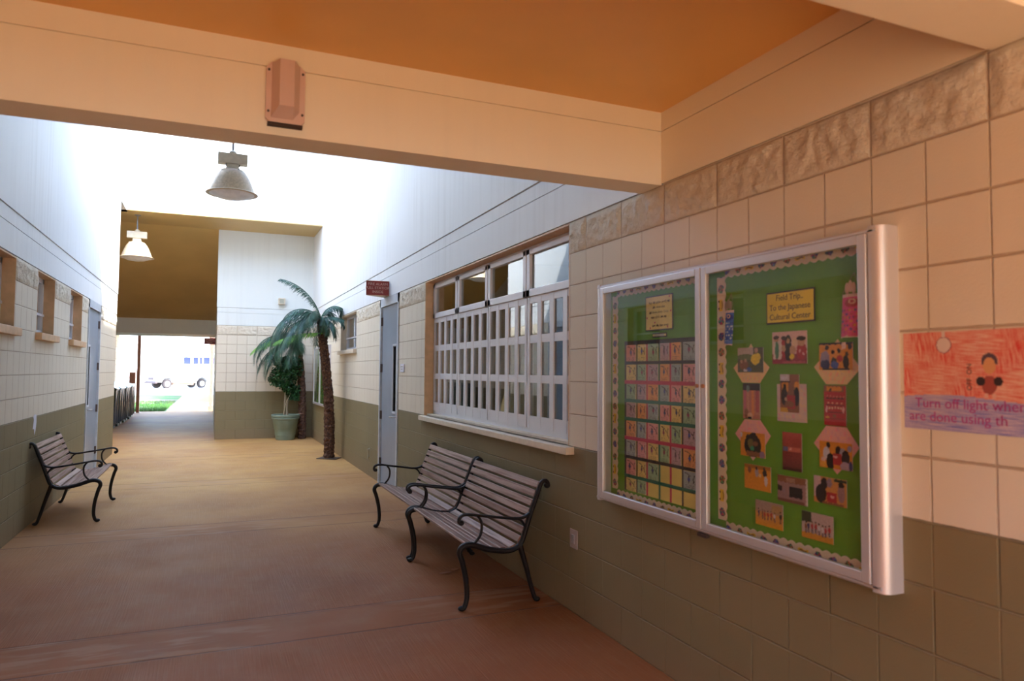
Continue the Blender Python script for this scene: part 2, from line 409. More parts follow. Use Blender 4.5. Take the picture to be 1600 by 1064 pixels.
# ------------------------------------------------------------------ right wall
WIN = (4.0, 7.32, 5*C8, ZB); DOOR = (8.44, 9.455, 0, ZB); SW = (11.2, 12.66, 9*C8, ZB-.004)
mb = MB(); holes = [WIN, DOOR, SW]
wall_cells(mb, XR, WT, -2.2, YB+.0, 0, ZB, holes); split_face(mb, XR, 1, -.5, YB, holes)
struct(mb, 'wall_right', M['block_y'], smooth=True)
mb = MB()   # smooth upper wall: grooves at 2.705 and 2.813
for z0, z1 in ((ZB+.006, 2.702), (2.708, 2.810)): mb.box(XR-.004, XR+WT, 3.18, YB, z0, z1)
mb.box(XR-.012, XR+WT, 3.18, YB, 2.818, 6.65); mb.box(XR+.012, XR+WT, 3.18, YB, ZB, 6.65); mb.box(XR-.012, XR+WT, 3.0, YB, 6.65, HW)
struct(mb, 'wall_upper_right', M['stucco_stained'])
mb = MB().box(XR-.002, XR+WT, 1.34, 2.994, ZB+.009, 2.714).box(XR-.002, XR+WT, 1.34, 2.994, 2.7185, 2.815).box(XR+.012, XR+WT, -2.2, 2.994, ZB, 2.9)
mb.box(XR-.002, XR+WT, -2.2, 1.13, ZB+.009, 2.815)
struct(mb, 'trim_1', M['beam'])
# ------------------------------------------------------------------ left wall
LW = [(7.22-.82, 7.22, 9*C8, ZB-.004), (8.05, 8.87, 9*C8, ZB-.004), (9.76, 10.62, 9*C8, ZB-.004)]; DL = (11.10, 12.23, 0, ZB)
mb = MB(); holes = LW+[DL]
wall_cells(mb, XL, -WT, 3.0, YLE, 0, ZB, holes); split_face(mb, XL, -1, 3.2, YLE, holes)
struct(mb, 'wall_left', M['block_y'], smooth=True)
mb = MB()
for z0, z1 in ((ZB+.006, 2.675), (2.681, 2.800)): mb.box(XL+.004, XL-WT, -2.2, YLE+.02, z0, z1)
mb.box(XL+.012, XL-WT, -2.2, YLE+.03, 2.806, 6.65); mb.box(XL-.012, XL-WT, -2.2, YLE, ZB, 6.65)
mb.box(XL+.012, XL-WT, 9.29, YLE+.03, 6.65, HW); mb.box(XL+.012, XL-WT, YLE+.03, YK+.2, 4.5, HW)
struct(mb, 'wall_upper_left', M['stucco_stained'])
struct(MB().box(XL, XL-WT, -2.2, 3.0, 0, ZB), 'wall_left_near_bounce', M['warm_bounce'])  # out-of-view stretch of wall, coloured to warm the bounce in the near bay
# ------------------------------------------------------------------ back wall and the passage beyond
mb = MB(); wall_cells(mb, YB, .3, .1, XR+.3, 0, ZB, [], axis=0); mb.box(.1, .4, YB+.3, 27.6, 0, ZB); split_face(mb, YB, 1, .1, XR, [], axis=0, off=.1)
struct(mb, 'wall_back', M['block_x'], smooth=True)
mb = MB()
for z0, z1 in ((ZB+.006, 2.713), (2.719, 2.822)): mb.box(.1-.004, XR, YB-.004, YB+.3, z0, z1)
mb.box(.1-.012, XR, YB-.012, YB+.3, 2.828, 4.6); mb.box(.1+.012, XR, YB+.012, YB+.3, ZB, 4.6); mb.box(.1, .4, YB+.3, 27.9, ZB, 4.6)
struct(mb, 'wall_upper_back', M['stucco'])
mb = MB().box(XL-.3-1.3, XR-.012, YK, YK+.2, 4.52, HW); struct(mb, 'wall_bulkhead', M['stucco'])
mb = MB().box(-3.0, XR, YK-.0, YB, 4.5, 4.52).prism([(YB, 4.5), (20.95, 2.81), (20.95, 3.0), (YB, 4.7)], 0, -3.2, .4)
struct(mb, 'ceiling_far_soffit', M['ochre_far'])
mb = MB().box(-3.2, -2.95, YLE, 28.0, 0, 4.6).box(-3.2, XL-WT, YLE-.3, YLE, 0, 4.6); struct(mb, 'wall_bin_alcove', M['block_y'])
mb = MB().box(-3.2, .1, 20.9, 21.1, ZB, 2.714).box(-3.2, .1, 20.9, 21.1, 2.7185, 2.83).box(-3.2, .1, 20.908, 21.09, ZB+.01, 2.9).box(-3.2, .1, 21.1, 22.9, ZB+.01, 2.9); struct(mb, 'trim_4', M['stucco'])
struct(MB().box(-3.2, .1, 22.9, 28.3, 2.85, 3.0), 'ceiling_passage_roof', M['roof'])
# ------------------------------------------------------------------ near bay: beams and ceilings
def beam(y0, y1, name):
    mb = MB().box(XL, XR, y0, y1, ZB, 2.714).box(XL, XR, y0, y1, 2.7185, 2.83).box(XL, XR, y0+.008, y1-.008, ZB+.01, 2.83); return struct(mb, name, M['beam'])
beam(2.994, 3.18, 'trim_2'); beam(1.135, 1.335, 'trim_3'); beam(-2.3, -2.1, 'trim_5')
struct(MB().box(XL-.3, XR+.3, -2.35, 3.18, 2.815, 2.95), 'ceiling', M['ochre'])
struct(MB().box(XL-.3, XR+.3, 3.0, 3.18, 2.95, 6.65), 'wall_front_upper', M['stucco'])
struct(MB().box(XL-.3, XR+.3, 3.18, 9.29, 6.5, 6.65), 'ceiling_corridor', M['roof'])

# ------------------------------------------------------------------ windows
def reveal(mb, h, sgn, plane, depth):
    y0, y1, z0, z1 = h; x0, x1 = plane, plane+sgn*depth; t = .012
    mb.box(x0, x1, y0, y0+t, z0, z1).box(x0, x1, y1-t, y1, z0, z1).box(x0, x1, y0, y1, z1-t, z1)
def room(parent, h, sgn, plane):
    y0, y1, z0, z1 = h; x0 = plane+sgn*.30; x1 = plane+sgn*2.6; mb = MB()
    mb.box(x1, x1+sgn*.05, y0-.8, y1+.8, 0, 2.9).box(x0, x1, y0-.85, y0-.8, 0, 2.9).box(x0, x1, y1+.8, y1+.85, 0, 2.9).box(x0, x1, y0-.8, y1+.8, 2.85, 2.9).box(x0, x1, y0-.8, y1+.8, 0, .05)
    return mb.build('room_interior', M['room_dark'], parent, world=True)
w1 = empty('window_1', (XR+.1, (WIN[0]+WIN[1])/2, WIN[2])); w1['kind'] = 'structure'
mb = MB(); reveal(mb, WIN, 1, XR+.001, .30); mb.build('window_jamb', M['jamb'], w1, world=True)
gx = XR+.10
mb = MB().box(XR-.06, XR+.30, 3.93, 7.33, WIN[2]-.048, WIN[2]+.0, .006).box(XR+.03, XR+.30, 4.0, 7.32, WIN[2], WIN[2]+.018)
mb.build('window_sill', M['sill'], w1, world=True)
YC = [4.03, 4.863, 5.677, 6.492, 7.30]
mb = MB().box(gx, gx+.05, 4.012, 7.308, WIN[2], WIN[2]+.06).box(gx, gx+.05, 4.012, 7.308, 2.40, ZB-.012).box(gx, gx+.05, 4.012, 7.308, 2.035, 2.065)
for y in (4.012, 7.288): mb.box(gx, gx+.05, y, y+.02, WIN[2], ZB-.012)
for y in YC[1:-1]: mb.box(gx+.005, gx+.045, y-.012, y+.012, WIN[2], 2.41)
mb.build('window_frame', M['alu'], w1, world=True)
for a, b in zip(YC, YC[1:]):
    a += .008; b -= .008; z0, z1 = 2.045, 2.405; f = .055; x0, x1 = gx-.018, gx+.02
    s_ = MB().box(x0, x1, a, b, z0, z0+f, .004).box(x0, x1, a, b, z1-f*.8, z1, .004).box(x0, x1, a, a+f, z0, z1, .004).box(x0, x1, b-f, b, z0, z1, .004).build('transom_sash', M['alu'], w1, world=True)
    MB().box(gx+.003, gx+.007, a+f, b-f, z0+f, z1-f*.8).build('pane', M['glass'], s_, world=True)
    # slatted security grille of the lower lights
    g_ = MB(); x0, x1 = gx-.004, gx+.004
    for z0, z1 in ((1.07, 1.158), (1.402, 1.460), (1.697, 1.757), (1.995, 2.035)): g_.box(x0, x1, a, b, z0, z1)
    p = (b-a)/4
    for k in range(5):
        c = a+k*p; ww = .031 if 0 < k < 4 else .034; g_.box(x0-.003, x1, max(a, c-ww), min(b, c+ww), 1.07, 2.035)
    g_ = g_.build('window_grille', M['alu'], w1, world=True)
    MB().box(gx+.0045, gx+.008, a, b, 1.07, 2.035).build('pane', M['glass'], g_, world=True)
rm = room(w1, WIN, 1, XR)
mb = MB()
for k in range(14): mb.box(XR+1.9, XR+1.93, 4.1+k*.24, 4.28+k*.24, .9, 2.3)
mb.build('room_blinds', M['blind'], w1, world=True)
def small_window(name, h, sgn, plane, depth=.16, panes=1):
    y0, y1, z0, z1 = h; o = empty(name, (plane+sgn*depth, (y0+y1)/2, z0)); o['kind'] = 'structure'
    mb = MB(); reveal(mb, h, sgn, plane+sgn*.001, depth+.1); mb.build('window_jamb', M['jamb'] if sgn < 0 else M['sill'], o, world=True)
    MB().box(plane-sgn*.055, plane+sgn*depth, y0-.03, y1+.03, z0-.07, z0, .006).build('window_sill', M['jamb'] if sgn < 0 else M['sill'], o, world=True)
    x0 = plane+sgn*depth; x1 = x0+sgn*.04; mb = MB(); f = .05; a, b, c, d = y0+.012, y1-.012, z0, z1-.012
    mb.box(x0, x1, a, b, c, c+f).box(x0, x1, a, b, d-f, d).box(x0, x1, a, a+f, c, d).box(x0, x1, b-f, b, c, d)
    n = 2 if panes > 1 else 1; wdt = (b-a)/n
    if n > 1: mb.box(x0, x1, a+wdt-.03, a+wdt+.03, c, d)
    mb.box(x0-sgn*.01, x0+sgn*.01, a, b, c+.2, c+.225)
    fr = mb.build('window_frame', M['alu'], o, world=True)
    for k in range(n): MB().box(x0+sgn*.02, x0+sgn*.024, a+k*wdt+.03, a+(k+1)*wdt-.03, c+f, d-f).build('pane', M['glass'], fr, world=True)
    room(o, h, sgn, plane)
small_window('window_2', SW, 1, XR, .10, 2)
for i, h in enumerate(LW): small_window('window_%d' % (i+3), h, -1, XL, .10)

# ------------------------------------------------------------------ doors
def door(name, plane, sgn, h, hinge_far=True):
    y0, y1, z0, z1 = h; o = empty(name, (plane+sgn*.03, (y0+y1)/2, 0)); o['kind'] = 'structure'; f = .045; zt = 2.33
    x0 = plane-sgn*.015; x1 = plane+sgn*.12
    MB().box(x0, x1, y0, y0+f, 0, z1).box(x0, x1, y1-f, y1, 0, z1).box(x0, x1, y0, y1, zt, z1).build('door_frame', M['door_frame'], o, world=True)
    a, b = y0+f+.004, y1-f-.004; l0 = plane+sgn*.012; l1 = plane+sgn*.056
    ya = a+.10 if hinge_far else b-.10; yb_ = ya+.16 if hinge_far else ya-.16; ya, yb_ = min(ya, yb_), max(ya, yb_)
    mb = MB(); wall_cells(mb, l0, sgn*.044, a, b, .012, zt-.004, [(ya, yb_, .98, 1.79)]); lf = mb.build('door_leaf', M['door_leaf'], o, world=True)
    mb = MB(); e = .03; xx0, xx1 = l0-sgn*.012, l1
    mb.box(xx0, xx1, ya-e, ya, .98-e, 1.79+e, .004).box(xx0, xx1, yb_, yb_+e, .98-e, 1.79+e, .004).box(xx0, xx1, ya-e, yb_+e, 1.79, 1.79+e, .004).box(xx0, xx1, ya-e, yb_+e, .98-e, .98, .004)
    mb.build('vision_frame', M['door_frame'], lf, world=True)
    MB().box(l0+sgn*.02, l0+sgn*.024, ya, yb_, .98, 1.79).build('pane', M['glass'], lf, world=True)
    yl = a+.07 if hinge_far else b-.07; dr = 1 if hinge_far else -1
    hb = MB().tube([(l0, yl, .92), (l0-sgn*.012, yl, .92)], .035, 14).tube(catmull([(l0, yl, .92), (l0-sgn*.05, yl, .92), (l0-sgn*.06, yl+dr*.03, .92), (l0-sgn*.06, yl+dr*.13, .915)], 5), .010, 10)
    hb.build('door_handle', M['steel'], lf, smooth=True, world=True)
    hy = b if hinge_far else a
    for hz in (.28, .90, 1.52, 2.14): MB().tube([(l0-sgn*.012, hy+.004, hz-.055), (l0-sgn*.012, hy+.004, hz+.055)], .011, 10).box(l0-sgn*.012, l0, hy-.03, hy+.034, hz-.055, hz+.055).build('hinge', M['hinge'], o, world=True, smooth=True)
    MB().box(plane-sgn*.005, plane+sgn*.12, y0, y1, 0, .012).build('threshold', M['steel'], o, world=True)
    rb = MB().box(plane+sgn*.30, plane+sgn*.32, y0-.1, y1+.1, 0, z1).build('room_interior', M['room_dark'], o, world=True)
door('door_1', XR, 1, DOOR); door('door_2', XL, -1, DL)

# ------------------------------------------------------------------ benches
def bench():
    o = empty('park_bench'); L = 1.23; hw = .60
    leg = [(0, .012), (.022, .022), (.036, .06), (.039, .11), (.030, .20), (.006, .30), (-.012, .355), (.004, .39), (.05, .402), (.10, .390), (.184, .362), (.298, .342), (.365, .352), (.405, .385), (.432, .452), (.466, .555), (.505, .655), (.535, .735), (.552, .765), (.575, .772), (.592, .755), (.590, .735)]
    path = catmull([(d, 0, z) for d, z in leg], 5)
    for s in (0, 1):
        y = s*L; T = lambda P: [(p[0], y, p[2]) for p in P]
        mb = MB(); mb.tube(T(path), [.016, .015, .016, .017, .018, .019, .018, .017, .016, .016, .015, .014, .014, .015], 10, squash=1.25)
        mb.ball((.004, y, .016), .019, 1.2, 1.1, .8); mb.ball((.588, y, .742), .021, 1, 1.1, 1)
        f = mb.build('side_frame', M['iron'], o, smooth='all')
        mb = MB().tube(catmull([(.395, y, .375), (.415, y, .31), (.443, y, .221), (.474, y, .112), (.50, y, .035), (.514, y, .016)], 5), [.019, .017, .015, .014, .016], 10, squash=1.25).ball((.518, y, .016), .019, 1.2, 1.1, .8)
        mb.build('rear_leg', M['iron'], o, smooth='all')
        arm = catmull([(.004, y, .545), (-.004, y, .535), (-.018, y, .548), (-.014, y, .572), (.010, y, .587), (.052, y, .588), (.135, y, .575), (.258, y, .556), (.373, y, .541), (.431, y, .549), (.471, y, .572)], 5)
        mb = MB().tube(arm, [.014, .012, .011, .010, .009, .009, .010, .012], 8, squash=1.6).ball((-.002, y, .54), .017, 1, 1.2, 1)
        mb.tube(catmull([(.100, y, .584), (.128, y, .545), (.134, y, .50), (.122, y, .451), (.085, y, .405)], 5), .0085, 8, squash=1.3)
        mb.tube(catmull([(.375, y, .543), (.41, y, .52), (.435, y, .478), (.437, y, .455)], 5), .008, 8, squash=1.3)
        mb.build('armrest', M['iron'], o, smooth='all')
    # slats follow the inner side of the cast frame
    inner = catmull([(.022, 0, .418), (.10, 0, .408), (.184, 0, .380), (.298, 0, .361), (.352, 0, .369), (.388, 0, .398), (.413, 0, .455), (.447, 0, .556), (.488, 0, .660), (.520, 0, .742), (.537, 0, .775)], 12)
    Ls = [0]
    for a, b in zip(inner, inner[1:]): Ls.append(Ls[-1]+(b-a).length)
    def at(s):
        for i in range(len(Ls)-1):
            if Ls[i+1] >= s: t = (s-Ls[i])/(Ls[i+1]-Ls[i]); return inner[i].lerp(inner[i+1], t)
        return inner[-1]
    tot = Ls[-1]; n = 13; pitch = tot/n
    for k in range(n):
        wd = pitch-(.008 if k < 6 else .014); c = (k+.5)*pitch; a, b = at(c-wd/2), at(c+wd/2); t = (b-a).normalized(); nn = Vector((-t.z, 0, t.x)); m = (a+b)/2
        mb = MB(); V = []
        th = .018; e = .004
        prof = [(-wd/2, -th+e), (-wd/2+e, -th), (wd/2-e, -th), (wd/2, -th+e), (wd/2, -e), (wd/2-e, 0), (-wd/2+e, 0), (-wd/2, -e)]
        P = [m+t*p[0]+nn*p[1] for p in prof]
        mb.prism([(p.x, p.z) for p in P], 1, .010, L-.010); mb.build('back_slat' if k >= 6 else 'seat_slat', M['wood'], o)
    for dd, zz in ((.20, .352), (.458, .56)):
        MB().box(dd-.004, dd+.004, L*.5-.012, L*.5+.012, zz-.012, zz+.005).tube([(dd+.012, 0, zz-.01), (dd+.012, L, zz-.01)], .006, 6).build('tie_rod', M['iron'], o)
    return o
b1 = bench(); b1.location = (1.459, 4.215, 0)
tag(b1, 'wood-slatted bench with black scrolled iron arms, nearest the display case', 'bench', 'slatted benches along the walls')
b2 = copy_tree(b1); b2.location = (1.468, 5.515, 0); b2['label'] = 'wood-slatted iron bench under the big window, end to end behind the nearer one'
b3 = copy_tree(b1); b3.location = (-.975, 9.19, 0); b3.rotation_euler = (0, 0, PI); b3['label'] = 'wood-slatted iron bench alone against the left wall'

# ------------------------------------------------------------------ pendant lamps
def lamp(rod):
    o = empty('pendant_lamp')    # origin on the rim
    MB().lathe([(.305, 0), (.312, .004), (.300, .012), (.272, .022), (.268, .035), (.255, .075), (.235, .13), (.21, .19), (.185, .24), (.16, .275), (.14, .30), (.10, .312), (.06, .315)], sides=40).build('lamp_shade', M['lamp_bell'], o, smooth=True)
    MB().lathe([(.01, -.062), (.08, -.058), (.16, -.045), (.215, -.025), (.245, -.002), (.295, .002)], sides=40).build('lens', M['lamp_lens'], o, smooth=True)
    MB().box(-.075, .075, -.05, .05, .30, .385, .008).lathe([(.085, .31), (.085, .335)], sides=24).build('socket_housing', M['lamp_box'], o)
    MB().box(-.175, .175, -.065, .065, .385, .515, .006).build('ballast_box', M['lamp_box'], o)
    MB().lathe([(.045, .515), (.045, .54), (.025, .56), (.012, .565)], sides=16).build('hub', M['lamp_box'], o, smooth=True)
    for s in (-1, 1): MB().box(s*.055, s*.085, -.02, .02, .365, .385).build('latch', M['dark'], o)
    MB().tube([(0, 0, .56), (0, 0, rod)], .013, 8).build('rod', M['rod'], o)
    MB().lathe([(.05, rod-.012), (.06, rod)], sides=16).build('ceiling_canopy', M['rod'], o)
    for a in (.5, 2.0, 3.6, 5.2): MB().box(.145*math.cos(a)-.006, .145*math.cos(a)+.006, .145*math.sin(a)-.006, .145*math.sin(a)+.006, .285, .305).build('clip', M['steel'], o)
    return o
l1 = lamp((6.5-3.60)/.95); l1.scale = (.95,)*3; l1.location = (.184, 9.12, 3.60); tag(l1, 'tan-looking bell pendant lamp hanging nearest, just below the cream beam', 'lamp', 'bell-shaped pendant lamps')
l2 = lamp(4.5-3.655); l2.location = (-1.39, 15.53, 3.655); tag(l2, 'white bell pendant lamp hanging from the far mustard soffit', 'lamp', 'bell-shaped pendant lamps')

# ------------------------------------------------------------------ light box on the beam
o = empty('emergency_light', (.2535, 2.994, 2.48)); tag(o, 'pinkish plastic light cover mounted on the face of the cream beam', 'light')
def eml():
    mb = MB(); hw = .076; H = .255
    out = [(-hw, .02), (-hw+.018, 0), (hw-.018, 0), (hw, .02), (hw, H-.03), (hw-.02, H-.008), (hw*.45, H), (-hw*.45, H), (-hw+.02, H-.008), (-hw, H-.03)]
    mb.prism([(x, z) for x, z in out], 1, -.025, 0)
    pts = [(-.055, -.025), (-.028, -.085), (.028, -.085), (.055, -.025)]
    V0 = [mb.v((x*1.0, y, .055)) for x, y in pts]; V1 = [mb.v((x, y, H-.012)) for x, y in pts]; Vb = [mb.v((x*1.02, -.0262, .020)) for x, y in pts]
    for i in range(3): mb.bm.faces.new((V0[i], V0[i+1], V1[i+1], V1[i]))
    mb.bm.faces.new(V1)
    for i in range(3): mb.bm.faces.new((Vb[i], Vb[i+1], V0[i+1], V0[i]))
    return mb
eml().build('cover', M['pink_cover'], o)
MB().box(-.068, .068, -.03, -.002, -.010, .002).build('gasket', M['dark'], o)
for x in (-.066, .066):
    for z in (.045, .215): MB().tube([(x, -.024, z), (x, -.029, z)], .005, 8).build('screw', M['hinge'], o)

# ------------------------------------------------------------------ signs, plates
def wedge_sign(name, px, py, wdt, hgt, z, label):
    o = empty(name, (px, py, z)); tag(o, label, 'sign', 'red fire alarm signs')
    MB().prism([(px, py), (px-wdt, py+.02), (px-wdt+.01, py+.04), (px, py+.26)], 2, z, z+hgt).build('sign_body', M['sill'], o, world=True)
    a = math.atan2(-.02, wdt)
    MB().prism([(px-.004, py-.004), (px-wdt+.002, py+.016), (px-wdt+.002, py+.0205), (px-.004, py+.0005)], 2, z+.004, z+hgt-.004).build('sign_face', M['sign_red'], o, world=True)
    text('lettering', 'FIRE ALARM\nPULL STATION\nINSIDE', hgt*.25, M['letter_pale'], o, (px-wdt*.5, py+.0035, z+hgt*.5), (PI/2, 0, a), space=1.05)
    return o
wedge_sign('fire_alarm_sign', XR, 9.0, .295, .19, 2.45, 'red fire alarm pull station sign jutting out above the grey door')
wedge_sign('fire_alarm_sign', .10, 20.70, .285, .165, 2.17, 'small red sign far off under the beam at the passage end')
o = MB().box(XR-.012, XR, 8.15, 8.33, 1.47, 1.565, .004).build('room_plaque', M['plastic_white'], top=True); tag(o, 'small pale room plaque on the wall beside the grey door', 'sign')
for k, (zz, wd) in enumerate(((.064, .10), (.036, .07))): MB().box(-.0075, -.0065, -wd/2, wd/2, zz-.006, zz+.006).build('text_line', M['conduit'], o)
o = MB().box(XR-.008, XR, 3.875, 3.97, .395, .51, .003).build('cover_plate', M['plastic_grey'], top=True); tag(o, 'grey metal outlet cover low on the olive block wall by the near bench', 'outlet')
MB().box(-.010, -.003, -.018, .018, .03, .085, .002).build('flap', M['steel'], o)
o = MB().box(1.335, 1.475, YB-.13, YB-.012, 2.93, 3.07, .01).build('wall_speaker', M['sill'], top=True); tag(o, 'small square cream box high on the back wall above the palms', 'speaker')
MB().box(-.05, .05, -.064, -.058, .02, .12).build('grille', M['conduit'], o)
o = MB().tube([(XR-.01, 9.115, .25), (XR-.03, 9.115, .26), (XR-.035, 9.115, .38), (XR-.01, 9.115, .39)], .012, 8).build('wall_pipe', M['conduit'], top=True); tag(o, 'short vertical pipe stub low on the wall before the palm', 'pipe')
o.location.y = 10.0
# pale paint patch on the left wall
o = MB().prism([(8.05, .90), (8.09, .985), (8.06, 1.02), (8.12, 1.04), (8.19, 1.03), (8.2, .96), (8.17, .88), (8.13, .84), (8.11, .90)], 0, XL, XL+.0015).build('paint_patch', M['plastic_white'], top=True); tag(o, 'pale unpainted patch on the olive wall above the left bench', 'patch')

# ------------------------------------------------------------------ display cases
def case_shell(o, y0, y1, z0, z1, d, mull):
    X = XR; xf = X-d; r = .022
    # rounded outer frame rails
    mb = MB()
    prof = [(X, 0), (xf+.040, 0), (xf+.026, .002), (xf+.014, .008), (xf+.005, .018), (xf, .032), (xf, .050), (xf+.006, .056), (X, .056)]
    for a, b, ax in ((y0, +1, 'v'), (y1, -1, 'v')):
        mb.prism([(p[0], a+b*p[1]) for p in prof], 2, z0, z1)
    for a, b in ((z0, 1), (z1, -1)): mb.prism([(p[0], a+b*p[1]*.40) for p in prof], 1, y0+.02, y1-.02)
    mb.build('outer_frame', M['case_alu'], o, world=True, smooth=True)
    MB().box(X-.008, X, y0+.02, y1-.02, z0+.02, z1-.02).build('back_panel', M['felt'], o, world=True)
    for a, b in ((y0+.058, mull-.004), (mull+.004, y1-.058)):
        f = .034; c, e = z0+.022, z1-.022; x0, x1 = xf-.004, xf+.018
        dr = MB().box(x0, x1, a, a+f, c, e, .003).box(x0, x1, b-f, b, c, e, .003).box(x0, x1, a+f, b-f, c, c+f, .003).box(x0, x1, a+f, b-f, e-f, e, .003).build('door', M['case_alu'], o, world=True)
        MB().box(xf+.006, xf+.009, a+f, b-f, c+f, e-f).build('pane', M['case_glass'], dr, world=True)
        yk = b-f/2 if b < mull else a+f/2
        MB().tube([(x0, yk, 1.425), (x0-.008, yk, 1.425)], .009, 12).build('lock', M['brass'], dr, world=True, smooth=True)
CY0, CY1, CZ0, CZ1, CD, CM = 1.652, 3.53, .770, 1.978, .080, 2.583
case = empty('display_case', (XR, (CY0+CY1)/2, CZ0)); tag(case, 'large aluminium display case with green board and two glass doors, near the camera', 'display case', 'aluminium display cases')
case_shell(case, CY0, CY1, CZ0, CZ1, CD, CM)
MB().box(XR-CD-.002, XR-CD+.02, CM-.03, CM+.03, CZ0-.012, CZ0+.004).build('door_latch', M['dark'], case, world=True)
far_case = empty('display_case', (XR, 14.65, .77)); tag(far_case, 'distant display case on the right wall, half hidden behind the leaning palm', 'display case', 'aluminium display cases')
case_shell(far_case, 13.72, 15.6, .772, 1.978, .08, 14.66)

XP = XR-.010     # face of the board
def scallop(horizontal, u0, u1, base, inward, seed):
    """a scalloped paper border strip; base = outer edge, inward = sign of the direction to the board centre"""
    rnd = random.Random(seed); mb = MB(); L = u1-u0; n = int(L/.004); mot = [((.55, .05, .12), (.03, .05, .25), (.10, .30, .16)), ((.85, .55, .04), (.75, .50, .05), (.15, .05, .04)), ((.62, .16, .06), (.20, .05, .04), (.10, .32, .12)), ((.07, .07, .25), (.35, .08, .25), (.10, .20, .45))]
    W0 = .052; rows = 13
    for i in range(n):
        ua = u0+L*i/n; ub = u0+L*(i+1)/n
        wa = W0+.009*abs(math.sin(ua*PI/.042))+.0; wb = W0+.009*abs(math.sin(ub*PI/.042))
        for j in range(rows):
            fa, fb = j/rows, (j+1)/rows; um = (ua+ub)/2; cell = int(um/.07); cu = (um/.07-cell-.5)*.07; cv = (fa+fb)/2*.060-.028
            pal = mot[cell % 4]; col = (.82, .66, .48)
            if cell % 4 == 1:
                if abs(cu) < .026 and abs(cv) < .012: col = pal[0]
                if abs(cu) < .018 and .003 < cv < .009: col = pal[2]
                if abs(abs(cu)-.016) < .005 and -.017 < cv < -.010: col = (.04, .03, .03)
            elif cu*cu+cv*cv < .0165**2:
                k = int((math.atan2(cv, cu)+PI)*1.6+cell) % 3; col = pal[k]
            if cu*cu+cv*cv > .0165**2 and cu*cu+cv*cv < .0185**2 and cell % 4 != 1: col = (.05, .04, .05)
            if j == rows-1: col = (.86, .70, .52)
            P = []
            for u, wv, f in ((ua, wa, fa), (ub, wb, fa), (ub, wb, fb), (ua, wa, fb)):
                q = base+inward*wv*f; P.append((XP-.003, u, q) if horizontal else (XP-.003, q, u))
            f_ = mb.face(P, col)
    return mb
for (h, a, b, base, inw, sd) in ((0, .84, 1.91, 3.452, -1, 1), (1, 2.61, 3.40, 1.962, -1, 2), (1, 2.61, 3.40, .779, 1, 3), (0, .84, 1.91, 2.553, -1, 4), (1, 1.70, 2.50, 1.962, -1, 5), (1, 1.70, 2.50, .779, 1, 6)):
    scallop(h, a, b, base, inw, sd).build('scalloped_border', M['print'], case, world=True, keepnormals=True)

# painted sheets: a thin sheet whose front is a grid of coloured cells
def sheet(name, yl, yr, z0, z1, paint, nu, nv, x=XP-.004, th=.0016, mat='gloss', tilt=0, edge=(.8, .76, .7)):
    """yl is the left edge as seen (larger y); paint(u, v) with u to the right and v up gives the colour"""
    mb = MB(); cy, cz = (yl+yr)/2, (z0+z1)/2; ct, st = math.cos(tilt), math.sin(tilt)
    def P(u, v, xx):
        dy = (yl+(yr-yl)*u)-cy; dz = (z0+(z1-z0)*v)-cz; return (xx, cy+dy*ct-dz*st, cz+dy*st+dz*ct)
    G = [[mb.v(P(i/nu, j/nv, x-th)) for j in range(nv+1)] for i in range(nu+1)]
    for i in range(nu):
        for j in range(nv):
            f = mb.bm.faces.new((G[i][j], G[i+1][j], G[i+1][j+1], G[i][j+1])); mb.colr[f] = paint((i+.5)/nu, (j+.5)/nv)
    B = [mb.v(P(a, b, x)) for a, b in ((0, 0), (1, 0), (1, 1), (0, 1))]
    mb.colr[mb.bm.faces.new(B[::-1])] = edge
    for (i0, j0, i1, j1, k0, k1) in ((0, 0, nu, 0, 0, 1), (nu, 0, nu, nv, 1, 2), (nu, nv, 0, nv, 2, 3), (0, nv, 0, 0, 3, 0)):
        mb.colr[mb.face([G[i0][j0].co, G[i1][j1].co, B[k1].co, B[k0].co])] = edge
    return mb.build(name, M[mat], top=True, keepnormals=True)
def painter(bgc, shapes, jitter=.12, seed=0, fuzz=.0):
    rnd = random.Random(seed); tab = {}
    def f(u, v):
        c = bgc(u, v) if callable(bgc) else bgc
        uu = u+fuzz*math.sin(v*41+seed); vv = v+fuzz*math.sin(u*37+seed)
        for s in shapes:
            k = s[0]
            if k == 'r' and s[1] <= uu <= s[3] and s[2] <= vv <= s[4]: c = s[5]
            elif k == 'e' and ((uu-s[1])/s[3])**2+((vv-s[2])/s[4])**2 <= 1: c = s[5]
        q = 1+rnd.uniform(-jitter, jitter); return tuple(max(0, min(1, x*q)) for x in c)
    return f
OR = (.70, .28, .03); DK = (.025, .015, .02); NV = (.03, .04, .16); SK = (.55, .32, .20); WH = (.62, .58, .66); RD = (.42, .03, .04); PK = (.75, .42, .42); YL = (.80, .60, .05); BR = (.26, .10, .05); GN = (.06, .22, .12); GY = (.40, .36, .36)
def people(n, y, sc, rnd, cloth=(DK, WH, NV, RD, BR), u0=.08, u1=.92):
    out = []
    for i in range(n):
        u = u0+(u1-u0)*(i+.5)/n+rnd.uniform(-.02, .02); yy = y+rnd.uniform(-.04, .04); c = rnd.choice(cloth)
        out += [('r', u-.035*sc, yy-.28*sc, u-.006*sc, yy, DK), ('r', u+.006*sc, yy-.28*sc, u+.035*sc, yy, NV), ('e', u, yy+.08*sc, .055*sc, .14*sc, c), ('e', u, yy+.27*sc, .035*sc, .06*sc, SK), ('e', u, yy+.30*sc, .036*sc, .045*sc, DK)]
    return out
R_ = random.Random(3)
grad = lambda a, b: (lambda u, v: tuple(x+(y-x)*v for x, y in zip(a, b)))
